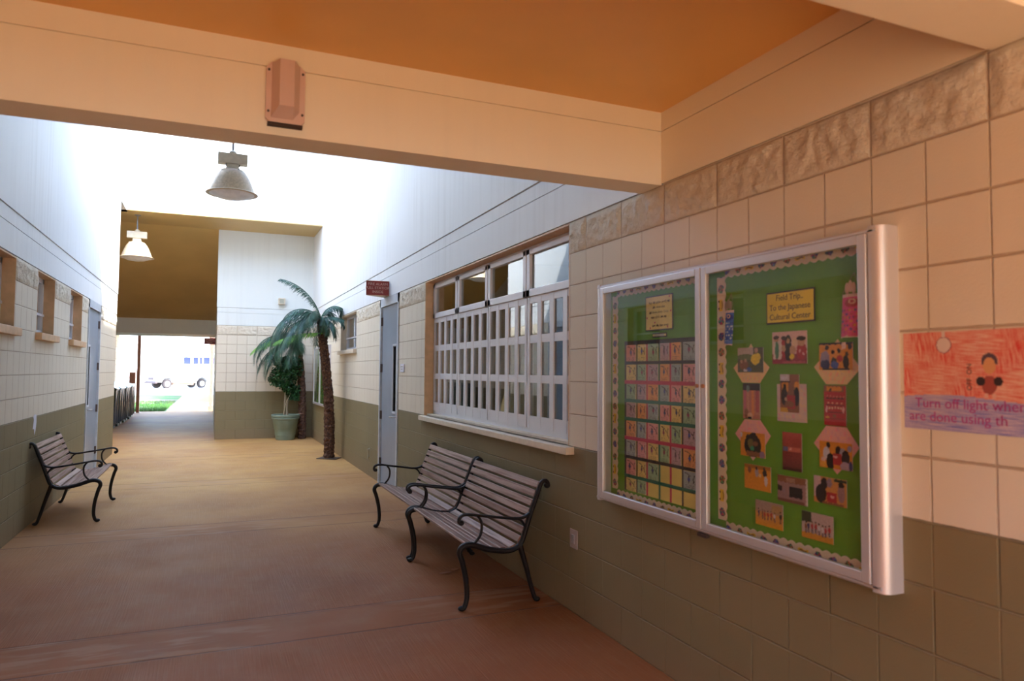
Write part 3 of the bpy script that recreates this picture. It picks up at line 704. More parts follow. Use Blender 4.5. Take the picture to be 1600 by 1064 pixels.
photos = [
 # name, yl, yr, z0, z1, background, shapes, label
 (2.211, 2.031, 1.521, 1.648, (.72, .48, .46), [('r', 0, 0, 1, .30, (.30, .03, .05)), ('r', .03, .15, .28, .72, (.70, .60, .55)), ('e', .14, .42, .06, .28, GN), ('r', .28, .2, .42, .75, RD), ('e', .47, .45, .10, .38, DK), ('e', .47, .72, .09, .17, DK), ('e', .47, .70, .05, .08, SK), ('e', .12, .78, .08, .09, SK), ('e', .12, .83, .09, .06, DK), ('e', .34, .48, .06, .1, SK), ('e', .34, .80, .07, .07, DK), ('e', .60, .42, .09, .14, SK), ('e', .58, .22, .07, .09, YL), ('e', .85, .38, .14, .26, RD), ('e', .84, .66, .11, .13, SK), ('e', .84, .77, .13, .07, DK), ('e', .80, .38, .03, .05, PK), ('e', .9, .3, .03, .05, PK), ('e', .66, .66, .08, .14, (.75, .55, .40)), ('r', .3, .02, .95, .08, (.5, .1, .12))], 'photo of small costumed dolls just below the yellow field trip sign'),
 (2.415, 2.263, 1.487, 1.591, (.10, .10, .05), [('r', 0, .62, .62, 1, (.55, .45, .40)), ('e', .3, .62, .34, .12, (.16, .2, .08)), ('e', .70, .52, .17, .22, YL), ('e', .80, .62, .10, .14, YL), ('e', .74, .88, .07, .10, SK), ('e', .25, .3, .18, .2, BR), ('e', .45, .12, .10, .09, (.05, .12, .45)), ('e', .3, .08, .08, .05, WH), ('e', .15, .45, .05, .07, SK), ('e', .32, .48, .05, .07, SK)], 'photo of a person in a yellow shirt on the upper left kimono-shaped paper'),
 (1.973, 1.823, 1.497, 1.596, OR, [('r', 0, .93, 1, 1, DK), ('e', .18, .42, .14, .28, (.30, .25, .38)), ('e', .18, .20, .15, .17, NV), ('e', .24, .82, .06, .09, DK), ('e', .45, .28, .09, .18, DK), ('e', .47, .18, .12, .14, (.05, .08, .35)), ('e', .42, .66, .05, .08, DK), ('e', .60, .70, .05, .08, DK), ('e', .62, .42, .09, .12, RD), ('e', .80, .28, .09, .25, DK), ('e', .83, .58, .05, .09, DK), ('r', .68, .75, .80, 1, (.8, .6, .5)), ('e', .92, .85, .06, .12, DK), ('r', .1, 0, .9, .06, DK)], 'photo of people seated at an orange wall on the upper right kimono-shaped paper'),
 (2.384, 2.283, 1.293, 1.441, (.50, .20, .14), [('r', 0, .8, 1, 1, DK), ('r', .05, .25, .18, .8, (.5, .12, .2)), ('r', .25, .2, .36, .8, (.60, .30, .20)), ('r', .5, .1, .66, .8, (.70, .26, .08)), ('r', .75, .2, .95, .8, (.42, .08, .10)), ('e', .2, .14, .12, .16, BR), ('e', .42, .08, .16, .10, (.65, .40, .28)), ('e', .3, .85, .1, .1, (.2, .3, .25)), ('r', .3, 0, .5, .06, DK)], 'narrow upright photo of hanging coloured streamers at the left of the board'),
 (2.171, 2.072, 1.332, 1.480, BR, [('r', 0, .8, .5, 1, (.55, .48, .50)), ('r', .05, .85, .4, .95, WH), ('r', 0, .78, .55, .82, DK), ('r', .1, .55, .45, .78, OR), ('r', .75, .55, 1, .8, OR), ('e', .22, .42, .16, .24, DK), ('e', .86, .42, .14, .25, DK), ('r', .35, .1, .8, .45, RD), ('e', .30, .34, .07, .05, SK), ('e', .25, .68, .08, .07, DK), ('r', 0, 0, .4, .12, (.6, .35, .05)), ('e', .5, .22, .25, .08, BR)], 'upright photo of people at a table mounted on speckled pale paper'),
 (1.953, 1.855, 1.296, 1.441, (.45, .02, .03), [('r', 0, .84, .9, 1, BR), ('r', .12, .86, .8, .97, OR), ('e', .30, .88, .05, .05, DK), ('r', .1, .66, .9, .69, DK), ('r', .1, .5, .9, .52, DK), ('r', .1, .32, .9, .34, DK), ('r', .05, .16, .95, .18, (.2, .05, .03))]+[('e', .2+.2*i, .56, .04, .02, (.8, .5, .3)) for i in range(4)]+[('e', .25+.13*i, .44, .045, .03, (.75, .55, .35)) for i in range(5)]+[('e', .15+.15*i, .73, .03, .02, (.6, .3, .2)) for i in range(6)]+[('e', .12, .4, .05, .08, PK), ('e', .88, .4, .05, .08, PK), ('r', .4, .2, .55, .28, BR), ('e', .15, .2, .1, .03, (.7, .35, .05))], 'upright photo of a tiered red doll stand at the right of the board'),
 (2.401, 2.256, 1.137, 1.237, OR, [('e', .5, .45, .34, .50, DK), ('e', .42, .55, .12, .2, (.2, .14, .05)), ('e', .48, .35, .08, .1, (.04, .3, .15)), ('e', .62, .55, .1, .1, BR), ('r', .25, .02, .85, .22, BR), ('e', .3, .8, .07, .1, DK), ('e', .55, .92, .1, .1, DK), ('e', .88, .12, .1, .16, (.3, .2, .35)), ('e', .04, .88, .04, .1, WH)], 'photo of children crowded together on the lower left kimono-shaped paper'),
 (2.161, 2.062, 1.107, 1.254, grad((.14, .03, .03), (.46, .08, .07)), [('r', .03, .5, .3, .62, (.12, .12, .28)), ('r', .3, .5, .95, .62, (.55, .14, .10)), ('e', .42, .56, .06, .03, (.8, .4, .35)), ('r', 0, 0, 1, .08, (.08, .02, .02))], 'narrow upright reddish photo in the middle of the board'),
 (1.977, 1.831, 1.141, 1.237, OR, [('e', .28, .86, .06, .12, DK), ('e', .22, .55, .10, .25, WH), ('e', .12, .3, .06, .1, (.7, .5, .45)), ('e', .34, .25, .12, .32, DK), ('e', .58, .70, .09, .16, DK), ('e', .72, .6, .10, .2, (.4, .36, .45)), ('e', .80, .45, .12, .28, DK), ('r', .42, .15, .68, .58, RD), ('e', .5, .45, .08, .04, PK), ('e', .8, .14, .16, .16, (.42, .32, .42)), ('e', .12, .12, .1, .12, (.75, .4, .05)), ('e', .95, .15, .05, .2, NV), ('e', .92, .8, .06, .12, (.3, .3, .5))], 'photo of people around a red table on the lower right kimono-shaped paper'),
 (2.378, 2.226, 1.004, 1.105, OR, [('r', 0, .85, 1, 1, (.40, .15, .02)), ('e', .20, .78, .07, .13, BR), ('e', .48, .70, .07, .18, (.4, .32, .36)), ('e', .47, .88, .04, .07, DK), ('e', .78, .72, .08, .15, DK), ('e', .76, .9, .04, .06, DK), ('e', .82, .42, .06, .2, WH), ('e', .6, .6, .05, .08, (.7, .55, .3))], 'photo of three figures on an orange floor, lower left of the board'),
 (2.189, 2.037, .983, 1.084, (.34, .20, .20), [('r', 0, .75, 1, 1, BR), ('r', .3, .78, .6, .95, (.4, .22, .15)), ('r', .40, .22, .84, .62, DK), ('r', .0, .4, .15, .6, DK), ('r', .18, .35, .26, .5, (.3, .2, .25)), ('r', 0, 0, .9, .12, (.2, .08, .06)), ('r', .95, 0, 1, 1, (.6, .5, .5))], 'photo of a wall with a black rectangle, lower middle of the board'),
 (2.005, 1.857, 1.009, 1.106, (.62, .28, .08), [('r', 0, .2, .22, 1, (.62, .45, .48)), ('e', .22, .35, .17, .35, DK), ('e', .32, .75, .1, .22, DK), ('e', .48, .8, .08, .18, (.3, .22, .3)), ('r', .4, .1, .7, .45, RD), ('e', .56, .3, .06, .05, PK), ('e', .84, .5, .11, .35, (.35, .2, .22)), ('e', .84, .78, .09, .1, DK), ('r', .62, .88, 1, .98, (.03, .06, .05)), ('r', .25, 0, .9, .08, BR)], 'photo of people leaning over a table, lower right of the board'),
 (2.314, 2.162, .866, .966, grad((.75, .33, .02), (.45, .26, .16)), [('r', 0, .55, 1, 1, (.40, .27, .22)), ('r', .6, .6, .95, .9, (.45, .28, .12))]+people(6, .45, .62, R_, u1=.75)+people(1, .45, .8, R_, u0=.82, u1=.98), 'bottom left photo of children lined up on an orange floor'),
 (2.066, 1.918, .867, .966, (.50, .38, .36), [('r', 0, 0, 1, .22, (.62, .28, .04)), ('r', 0, .6, .32, 1, (.06, .07, .04))]+people(8, .40, .72, R_), 'bottom right photo of a row of children against a pale wall')]
# kimono-shaped and rectangular mounts
def mount(name, pts, col, label, seed):
    rnd = random.Random(seed); mb = MB(); ys = [p[0] for p in pts]; zs = [p[1] for p in pts]
    V = [mb.v((XP-.0035, *p)) for p in pts]; f = mb.bm.faces.new(V)
    r = bmesh.ops.triangulate(mb.bm, faces=[f]); bmesh.ops.subdivide_edges(mb.bm, edges=mb.bm.edges, cuts=9, use_grid_fill=True)
    for f in mb.bm.faces:
        q = rnd.random(); mb.colr[f] = col if q < .72 else tuple(min(1, c*s) for c, s in zip(col, rnd.choice(((1.1, .75, .9), (.9, .9, 1.1), (1.1, 1.05, .8)))))
    ex = bmesh.ops.extrude_face_region(mb.bm, geom=list(mb.bm.faces)); bmesh.ops.translate(mb.bm, verts=[e for e in ex['geom'] if isinstance(e, bmesh.types.BMVert)], vec=(.0012, 0, 0))
    for f in mb.bm.faces:
        if f not in mb.colr: mb.colr[f] = col
    o = mb.build(name, M['print'], top=True); tag(o, label, 'paper', 'paper mounts behind photos'); return o
CR = (.80, .58, .30); PKP = (.80, .42, .40)
mount('kimono_paper', [(2.446, 1.506), (2.40, 1.545), (2.356, 1.585), (2.339, 1.607), (2.322, 1.585), (2.28, 1.545), (2.232, 1.507), (2.288, 1.443), (2.392, 1.443)], CR, 'cream kimono-shaped paper behind the photo with a yellow shirt', 1)
mount('kimono_paper', [(2.002, 1.508), (1.95, 1.555), (1.91, 1.59), (1.892, 1.609), (1.876, 1.59), (1.84, 1.555), (1.794, 1.504), (1.854, 1.445), (1.947, 1.445)], CR, 'cream kimono-shaped paper behind the photo below the pink fish', 2)
mount('kimono_paper', [(2.380, 1.289), (2.287, 1.291), (2.229, 1.231), (2.26, 1.19), (2.332, 1.121), (2.40, 1.19), (2.439, 1.224)], PKP, 'pink kimono-shaped paper on the lower left of the board', 3)
mount('kimono_paper', [(1.949, 1.293), (1.857, 1.293), (1.805, 1.226), (1.84, 1.18), (1.902, 1.122), (1.96, 1.18), (2.007, 1.224)], PKP, 'pink kimono-shaped paper on the lower right of the board', 4)
mount('speckled_paper', [(2.192, 1.441), (2.040, 1.444), (2.038, 1.296), (2.191, 1.295)], (.66, .52, .50), 'speckled pale rectangular paper behind the middle photo', 5)
for k, (yl, yr, z0, z1, bgc, sh, lab) in enumerate(photos):
    nu = int(abs(yl-yr)/.0029); nv = int((z1-z0)/.0029)
    o = sheet('photograph', yl, yr, z0, z1, painter(bgc, sh, .14, k, .006), nu, nv, x=XP-.006); tag(o, lab, 'photo', 'photographs on the green board')
# yellow title cards
def card_sign(name, yl, yr, z0, z1, lines, size, label, mat, bold=.0):
    o = empty(name, (XP-.004, (yl+yr)/2, z0)); tag(o, label, 'sign')
    MB().box(XP-.006, XP-.004, yr, yl, z0, z1).build('card_backing', M['black_paper'], o, world=True)
    MB().box(XP-.0075, XP-.006, yr+.006, yl-.006, z0+.006, z1-.006).build('card_face', M[mat], o, world=True)
    if lines: text('lettering', lines, size, M['letter_black'], o, (XP-.0080, (yl+yr)/2, (z0+z1)/2), (PI/2, 0, -PI/2), space=1.15, bold=bold)
    return o
card_sign('title_card', 2.244, 1.992, 1.681, 1.809, 'Field Trip..\nTo the Japanese\nCultural Center', .033, 'yellow card reading Field Trip To the Japanese Cultural Center', 'yellow')
o = card_sign('title_card', 3.116, 2.880, 1.697, 1.876, None, .02, 'pale yellow poster with dark script and red dots above the card chart', 'yellow_soft')
rnd = random.Random(11)
for (zz, wd) in ((1.840, .17), (1.815, .10), (1.790, .16), (1.765, .13), (1.722, .11)):
    mb = MB(); y = 2.998+wd/2; 
    while y > 2.998-wd/2:
        wl_ = rnd.choice((.02, .028, .04)); pts = [(XP-.0080, y-t*wl_, zz+(.0045 if i % 2 else -.0045)*(1 if rnd.random() < .8 else 1.7)) for i, t in enumerate([q/8 for q in range(9)])]
        mb.tube(pts, .0008, 4); y -= wl_+.008
    mb.build('script_line', M['letter_black'], o, world=True)
for (y, z) in ((2.905, 1.862), (2.895, 1.79), (3.10, 1.765), (3.03, 1.738), (3.07, 1.712), (2.92, 1.712)): MB().lathe([(.005, 0), (.005, .001)], sides=10).build('red_dot', M['red_paper'], o).matrix_local = Matrix.Translation(Vector((XP-.0078, y, z))-root_loc(o)) @ Matrix.Rotation(-PI/2, 4, 'Y')
o = card_sign('name_strip', 3.055, 2.930, 1.662, 1.684, None, .01, 'little yellow strip between the poster and the card chart', 'yellow_soft')
MB().box(XP-.0080, XP-.0075, 2.95, 3.035, 1.669, 1.677).build('script_line', M['conduit'], o, world=True)
# chart of cards
chart = empty('card_chart', (XP-.002, 3.0, .85)); tag(chart, 'yellow chart ruled by black, red and green strips behind the left glass', 'chart')
MB().box(XP-.003, XP-.0005, 2.69, 3.322, .85, 1.652).build('chart_sheet', M['yellow_soft'], chart, world=True)
cy = [3.312, 3.202, 3.107, 2.998, 2.904, 2.809, 2.697]; cz = [1.641, 1.5345, 1.432, 1.332, 1.234, 1.132, 1.030, .929, .845]
for y, c, ww in zip(cy, ('black', 'black', 'red', 'green', 'red', 'black', 'black'), (.020, .010, .014, .014, .014, .012, .016)):
    MB().box(XP-.0042, XP-.003, y-ww/2, y+ww/2, .85, 1.652).build('vertical_strip', M[c+'_paper'], chart, world=True)
for z, c, ww in zip(cz, ('black', 'black', 'red', 'green', 'green', 'red', 'black', 'green'), (.022, .017, .020, .018, .018, .019, .016, .017)):
    MB().box(XP-.0052, XP-.0042, 2.69, 3.322, z-ww/2, z+ww/2).build('horizontal_strip', M[c+'_paper'], chart, world=True)
cards = ['PYGMOB', 'YGMOBP', 'GMOBPY', 'MOBPYG', 'OBPYGM', 'BPYGMO', 'PYG  B', 'YG    ']
pal = {'P': ((.78, .34, .30), 'pink'), 'Y': ((.80, .60, .20), 'yellow'), 'G': ((.36, .50, .28), 'green'), 'M': ((.52, .34, .36), 'mauve'), 'O': ((.82, .36, .12), 'orange'), 'B': ((.38, .42, .38), 'grey')}
rows_w = ['top', 'second', 'third', 'fourth', 'fifth', 'sixth', 'seventh', 'bottom']; cols_w = ['first', 'second', 'third', 'fourth', 'fifth', 'last']
for r, row in enumerate(cards):
    for c, ch in enumerate(row):
        if ch == ' ': continue
        rgb, cn = pal[ch]; yl, yr = cy[c]-.011, cy[c+1]+.009; z1, z0 = cz[r]-.010, cz[r+1]+.009
        rr = random.Random(r*7+c); ph = rr.random()*.5; cu, cv = .45+rr.uniform(-.08, .1), .55+rr.uniform(-.06, .06); fc = rr.choice(((.30, .04, .10), (.04, .04, .14), (.05, .07, .30), (.15, .05, .10)))
        sh = [('e', cu, cv, .11, .12, fc), ('e', cu, cv+.16, .07, .07, (.05, .03, .04)), ('r', cu-.06, cv-.24, cu-.02, cv-.1, DK), ('r', cu+.03, cv-.24, cu+.07, cv-.1, DK)]
        def paint(u, v, rgb=rgb, sh=sh, ph=ph, rr=rr, p0=painter(rgb, sh, .06, r*9+c)):
            q = p0(u, v)
            if abs(v-(.88-.9*(u-.15-ph*.2)**2)) < .028 and u > .12 and rr.random() < .8: q = DK
            if abs(u-.86-.05*math.sin(v*9)) < .03 and .35 < v < .8: q = tuple(x*.3 for x in DK)
            if v < .24 and (int(v*22) % 2 == 0) and rr.random() < .55 and .12 < u < .85: q = tuple(x*.45 for x in rgb)
            return q
        o = sheet('drawing_card', yl, yr, z0, z1, paint, 20, 22, x=XP-.0055, mat='print'); tag(o, '%s drawing card in the %s row of the chart, %s from the left' % (cn, rows_w[r], cols_w[c]), 'card', 'drawing cards on the chart')
# fish streamers
def koi(yl, yr, z0, z1, base, spots, tail, label, lean):
    o = empty('fish_streamer', (XP-.01, (yl+yr)/2, z0)); tag(o, label, 'streamer', 'paper fish streamers')
    mb = MB(); nu, nv = 22, 44; ht = z1-z0
    def P(i, j, back=0):
        u, v = i/nu, j/nv; x = XP-.009-(.014*math.sin(u*PI) if not back else 0); dz = (.012*abs(u-.5)*2-.012)*-1 if j == 0 else 0
        return (x, yl+(yr-yl)*u+lean*(1-v), z0+ht*v+dz*(1-v))
    rnd = random.Random(5); G = [[mb.v(P(i, j)) for j in range(nv+1)] for i in range(nu+1)]
    for i in range(nu):
        for j in range(nv):
            u, v = (i+.5)/nu, (j+.5)/nv; c = base
            if v > .93: c = (.80, .62, .58)
            elif v > .68:
                if ((u-.6)/.36)**2+((v-.80)/.10)**2 < 1: c = tail[0]
                if ((u-.62)/.17)**2+((v-.83)/.055)**2 < 1: c = (.80, .50, .35)
                if ((u-.62)/.09)**2+((v-.83)/.03)**2 < 1: c = tail[0]
            elif v > .14:
                rw = int(v/.085); k = (u*4+(rw % 2)*.5) % 1; kv = (v/.085) % 1
                if (k-.5)**2+(kv-.5)**2 < .10: c = spots[(rw+int(u*4)) % len(spots)]
            elif v < .05: c = (.80, .60, .50)
            mb.colr[mb.bm.faces.new((G[i][j], G[i+1][j], G[i+1][j+1], G[i][j+1]))] = c
    mb.build('body', M['print'], o, world=True, keepnormals=True)
    t = (XP-.006, (yl+yr)/2-.005, z1+.075)
    MB().tube([(XP-.012, yl, z1), t], .0009, 5).tube([(XP-.012, yr, z1), t], .0009, 5).build('hanging_string', M['stem'], o, world=True)
    mb = MB()
    for k in range(3): mb.ball((XP-.014, (yl+yr)/2+.018-.014*k, z1+.020+.008*(k % 2)), .013, .4, .7, 1.7, 8, 6)
    mb.build('raffia_tuft', M['stem'] if base[2] > .3 and base[0] < .3 else M['pink_cover'], o, world=True, smooth=True)
koi(1.862, 1.778, 1.608, 1.765, (.75, .06, .24), ((.75, .25, .04), (.10, .05, .30), (.60, .04, .10)), ((.45, .02, .05),), 'pink paper fish streamer in the top right corner of the board', .010)
koi(2.487, 2.434, 1.602, 1.756, (.05, .14, .55), ((.55, .65, .75), (.04, .06, .35), (.55, .62, .72)), ((.02, .03, .30),), 'blue paper fish streamer in the top left of the right hand board', .014)

# crayon poster taped to the wall
def crayon(u, v, rr=random.Random(21)):
    q1 = mnoise.noise(Vector((u*70+v*6, v*9, 1.0))); q2 = mnoise.noise(Vector((u*9, v*80+u*8, 4.0))); q3 = mnoise.noise(Vector((u*3.2, v*3.0, 9.0))); s3 = rr.random()
    w1 = .5+.5*math.tanh(q3*6); s1 = (q1*w1+q2*(1-w1))*1.6; s2 = q3
    if v > .335+.03*math.sin(u*5):
        base = (.82, .50, .36); k = .52+.45*s1+.35*s2+.25*(s3-.5)
        if v > .72 and u < .3: k -= .1
        k = max(0, min(1, k)); c = tuple(a+(b-a)*k for a, b in zip(base, (.70, .055, .035)))
        if ((u-.321)/.052)**2+((v-.865)/.075)**2 < 1: c = (.74, .60, .52)
        if .308 < u < .334 and v > .92: c = (.74, .60, .52)
        d = ((u-.321)/.052)**2+((v-.865)/.075)**2
        if 1 <= d < 1.25: c = (.35, .12, .14)
        # little figure
        if ((u-.645)/.045)**2+((v-.66)/.085)**2 < 1: c = (.70, .34, .14)
        if ((u-.645)/.055)**2+((v-.69)/.085)**2 < 1 and ((u-.645)/.040)**2+((v-.655)/.08)**2 > 1 and v > .67: c = (.10, .06, .08)
        if ((u-.642)/.052)**2+((v-.47)/.09)**2 < 1: c = (.36, .07, .05)
        for q in (.583, .702):
            if ((u-q)/.030)**2+((v-.505)/.045)**2 < 1: c = (.04, .02, .02)
        if .605 < u < .632 and .34 < v < .39 or .662 < u < .69 and .34 < v < .39: c = (.74, .42, .32)
        return c
    base = (.62, .50, .56); k = .5+.8*mnoise.noise(Vector((u*6, v*90+u*5, 2.0)))+.25*(s3-.5); k = max(0, min(1, k))
    return tuple(a+(b-a)*k for a, b in zip(base, (.20, .20, .52)))
po = sheet('crayon_poster', 1.636, 1.206, 1.309, 1.616, crayon, 150, 108, x=XR-.0012, mat='print'); tag(po, 'red and blue crayon drawing about turning off lights, taped at the right edge', 'poster')
M['crayon_pink'] = simple('pink_crayon', (.42, .06, .26), .7)
def wtext(s, size, y, z, rz=0):
    return text('lettering', s, size, M['crayon_pink'], po, (XR-.0034, y, z), (PI/2, 0, -PI/2), align='LEFT')
wtext('Turn off light when', .044, 1.598, 1.392); wtext('are done using th', .044, 1.618, 1.350)
side_rot = (Matrix.Rotation(-PI/2, 3, 'Z') @ Matrix.Rotation(PI/2, 3, 'X') @ Matrix.Rotation(PI/2, 3, 'Z')).to_euler()
for s_, zz in (('ON', 1.500), ('OFF', 1.454)): text('lettering', s_, .021, M['letter_black'], po, (XR-.0034, 1.418, zz), side_rot)

# ------------------------------------------------------------------ plants
def trunk(path, r0, r1, seed, stubs=True):
    rnd = random.Random(seed); P = catmull(path, 14); n = len(P); mb = MB(); rings = []; sides = 18
    for i, p in enumerate(P):
        f = i/(n-1); r = r0+(r1-r0)*f; r *= 1+.10*((i % 2)*1.0-.5)
        rings.append([mb.v(p+Vector((math.cos(a), math.sin(a), 0))*r*(1+rnd.uniform(-.12, .12))+Vector((0, 0, rnd.uniform(-.01, .01)))) for a in (2*PI*k/sides for k in range(sides))])
    for i in range(n-1):
        for k in range(sides): mb.bm.faces.new((rings[i][k], rings[i][(k+1) % sides], rings[i+1][(k+1) % sides], rings[i+1][k]))
    mb.bm.faces.new(rings[0][::-1]); mb.bm.faces.new(rings[-1])
    for i in range(2, n-1):           # stubs of old leaf bases
        for q in range(5):
            a = rnd.random()*2*PI; r = (r0+(r1-r0)*i/(n-1)); c = P[i]+Vector((math.cos(a), math.sin(a), 0))*r*.95
            d = Vector((math.cos(a), math.sin(a), .9)).normalized(); s = Vector((-math.sin(a), math.cos(a), 0))*.016
            mb.face([c-s, c+s, c+d*rnd.uniform(.015, .035)])
    return mb
def clampv(p):
    return Vector((min(p.x, XR-.03-.02*math.sin(p.z*40+p.y*23)), min(p.y, YB-.04-.015*math.sin(p.z*37+p.x*29)), p.z))
def frond(base, az, elev, length, droop, width=.22, seed=0, n=48):
    """arching palm leaf: rachis plus two rows of drooping leaflets"""
    rnd = random.Random(seed); mb = MB(); P = []; p = Vector(base); e = elev; st = length/n
    hd = Vector((math.cos(az), math.sin(az), 0))
    for i in range(n+1):
        P.append(p.copy()); p = p+(hd*math.cos(e)+Vector((0, 0, 1))*math.sin(e))*st; e -= droop/n*(1+.6*i/n)
    P = [clampv(q) for q in P]; mb.tube(P, [.009, .006, .0025], 6)
    side = Vector((-math.sin(az), math.cos(az), 0))
    for i in range(3, n):
        f = i/n; L = width*(math.sin(min(1, f*1.25+.12)*PI*.62))*(1 if f < .6 else 1-.65*(f-.6)/.4); t = (P[i+1]-P[i]).normalized()
        for sg in (-1, 1):
            for sub in (0, .5):
                b = P[i].lerp(P[i+1], sub); d = (side*sg*.7+t*.8+Vector((0, 0, -.15-rnd.random()*.45))).normalized(); l = L*rnd.uniform(.8, 1.1)
                m = b+d*l*.5+Vector((0, 0, -.02*l/.2)); tip = b+d*l+Vector((0, 0, -.42*l)); w_ = t*.0050; m = clampv(m); tip = clampv(tip)
                mb.face([b-w_*.6, b+w_*.6, m+w_, m-w_]); mb.face([m-w_, m+w_, tip])
    return mb
def palm(name, base, path, r0, r1, fr, mats, label):
    o = empty(name, base); tag(o, label, 'palm tree', 'artificial-looking palms in the corner')
    trunk(path, r0, r1, 3).build('trunk', M['trunk'], o, world=True)
    for k, (az, el, ln, dr, wd) in enumerate(fr): frond(path[-1], math.radians(az), math.radians(el), ln, dr, wd, k).build('frond', M[mats[k % len(mats)] if isinstance(mats, list) else mats], o, world=True, keepnormals=True)
    return o
top = (1.70, 12.3, 2.36)
fr1 = [(170, 74, 1.00, .9, .20), (20, 74, .72, 2.1, .24), (50, 60, .62, 2.0, .22), (172, 34, 1.05, 1.9, .26), (196, 26, 1.30, 1.9, .28), (184, 12, 1.35, 1.7, .28), (165, 5, 1.2, 1.5, .26), (208, 2, 1.25, 1.4, .26), (-12, 18, .60, 1.0, .15), (-40, 0, .50, 1.5, .22), (240, 45, .8, 2.2, .24), (120, 40, .9, 2.0, .24), (90, 15, .8, 1.8, .24), (300, 15, .45, 2.3, .2), (188, 48, 1.0, 2.2, .25), (270, 30, .50, 2.6, .2), (222, 20, 1.0, 2.0, .26), (150, 20, .95, 2.1, .26), (200, -15, 1.0, 1.2, .26)]
p1 = palm('palm_tree', (1.88, 12.3, .012), [(1.876, 12.3, .01), (1.872, 12.3, .5), (1.85, 12.3, 1.0), (1.80, 12.3, 1.5), (1.74, 12.3, 2.0), top], .088, .070, fr1, 'frond', 'leaning palm with fibrous brown trunk on a small dark base plate')
frond((1.70, 12.12, 2.10), math.radians(189), math.radians(2), .82, .45, .20, 78, 40).build('frond', M['frond_light'], p1, world=True, keepnormals=True)
pl = MB().prism([(1.66, 12.27), (1.94, 12.06), (2.085, 12.3), (1.80, 12.50)], 2, 0, .012).build('base_plate', M['rug'], p1, world=True)
fr2 = [(185, 25, 1.25, 1.8, .28), (200, 5, 1.25, 1.6, .28), (174, 42, 1.2, 2.2, .28), (225, 30, 1.0, 2.0, .28), (165, 10, .9, 1.5, .26), (250, 10, .8, 2.0, .26), (270, 40, .7, 2.3, .24), (-60, 20, .35, 2.4, .2), (190, -15, 1.05, 1.0, .26), (210, 60, .9, 2.4, .26), (195, 35, 1.35, 1.9, .28), (180, -2, 1.3, 1.3, .28), (235, -10, .8, 1.3, .26), (260, 60, .8, 2.8, .24)]
fr2m = ['frond', 'frond', 'frond', 'frond', 'frond_light', 'frond']
p2 = palm('palm_tree', (1.86, 16.05, 0), [(1.86, 16.05, 0), (1.86, 16.05, .5), (1.84, 16.03, 1.0), (1.80, 16.0, 1.5), (1.72, 15.98, 2.1)], .085, .072, fr2, ['frond'], 'upright palm in the corner behind the leaning one, beside the pot')
mb = frond((1.60, 15.9, 2.10), math.radians(188), math.radians(12), .95, .9, .20, 77, 40)
fo = mb.build('frond', M['frond_light'], p2, world=True, keepnormals=True)
# potted ficus
o = empty('potted_ficus', (1.50, 15.93, 0)); tag(o, 'sage green ribbed pot holding a small-leaved ficus against the back wall', 'potted plant')
MB().lathe([(.185, 0), (.195, .02), (.205, .10), (.212, .105), (.225, .22), (.232, .228), (.248, .34), (.254, .348), (.268, .44), (.285, .445), (.288, .475), (.276, .485), (.292, .49), (.296, .53), (.285, .54), (.262, .535), (.255, .46)], sides=40).build('pot', M['pot'], o, smooth=True)
MB().lathe([(.254, .44), (.254, .47)], sides=24).build('soil', M['soil'], o)
mb = MB()
for k in range(4):
    a = k*1.7; mb.tube(catmull([(.05*math.cos(a), .05*math.sin(a), .45), (.03*math.cos(a+1), .03*math.sin(a+1), .75), (.07*math.cos(a+2)+.04, .07*math.sin(a+2), 1.05), (.12*math.cos(a)+.04, .12*math.sin(a), 1.45)], 5), [.016, .012, .006], 7)
mb.build('stems', M['stem'], o, smooth='all')
mb = MB(); rnd = random.Random(8)
for k in range(5200):
    v = rnd.random(); z = .86+v*.92
    rr = .10+.22*min(1, max(0, (z-.95)/.35)); a = rnd.random()*2*PI; r = rr*math.sqrt(rnd.random()); cx = (.10 if z < 1.15 else -.02)+(.06*math.sin(z*9)); c = Vector((cx+r*math.cos(a), r*math.sin(a)*.8, z))
    d = Vector((rnd.uniform(-1, 1), rnd.uniform(-1, 1), rnd.uniform(-.9, .4))).normalized(); s = d.cross(Vector((rnd.uniform(-1, 1), rnd.uniform(-1, 1), rnd.uniform(-1, 1)))).normalized()
    l = .036+rnd.random()*.026; mb.face([c, c+d*l*.5+s*l*.3, c+d*l, c+d*l*.5-s*l*.3])
f = mb.build('foliage', M['ficus'], o, keepnormals=True); f['kind'] = 'stuff'

# ------------------------------------------------------------------ small litter on the floor
rnd = random.Random(4)
for k, (x, y, s) in enumerate(((1.62, 5.03, .05), (1.72, 5.10, .035), (.2, 5.9, .02))):
    mb = MB(); n = 8; c = mb.v((x, y, .012)); ring = [mb.v((x+s*math.cos(a)*(1+.4*math.sin(3*a)), y+s*.6*math.sin(a), .003+.010*rnd.random())) for a in (2*PI*q/n for q in range(n))]
    for q in range(n): mb.bm.faces.new((c, ring[q], ring[(q+1) % n]))
    o = mb.build('dry_leaf', M['leaf_dry'], top=True, keepnormals=True); tag(o, ('larger curled dry leaf on the floor under the near bench', 'smaller dry leaf beside the larger one under the near bench', 'tiny leaf scrap on the open floor left of the benches')[k], 'leaf', 'dry leaves on the floor')

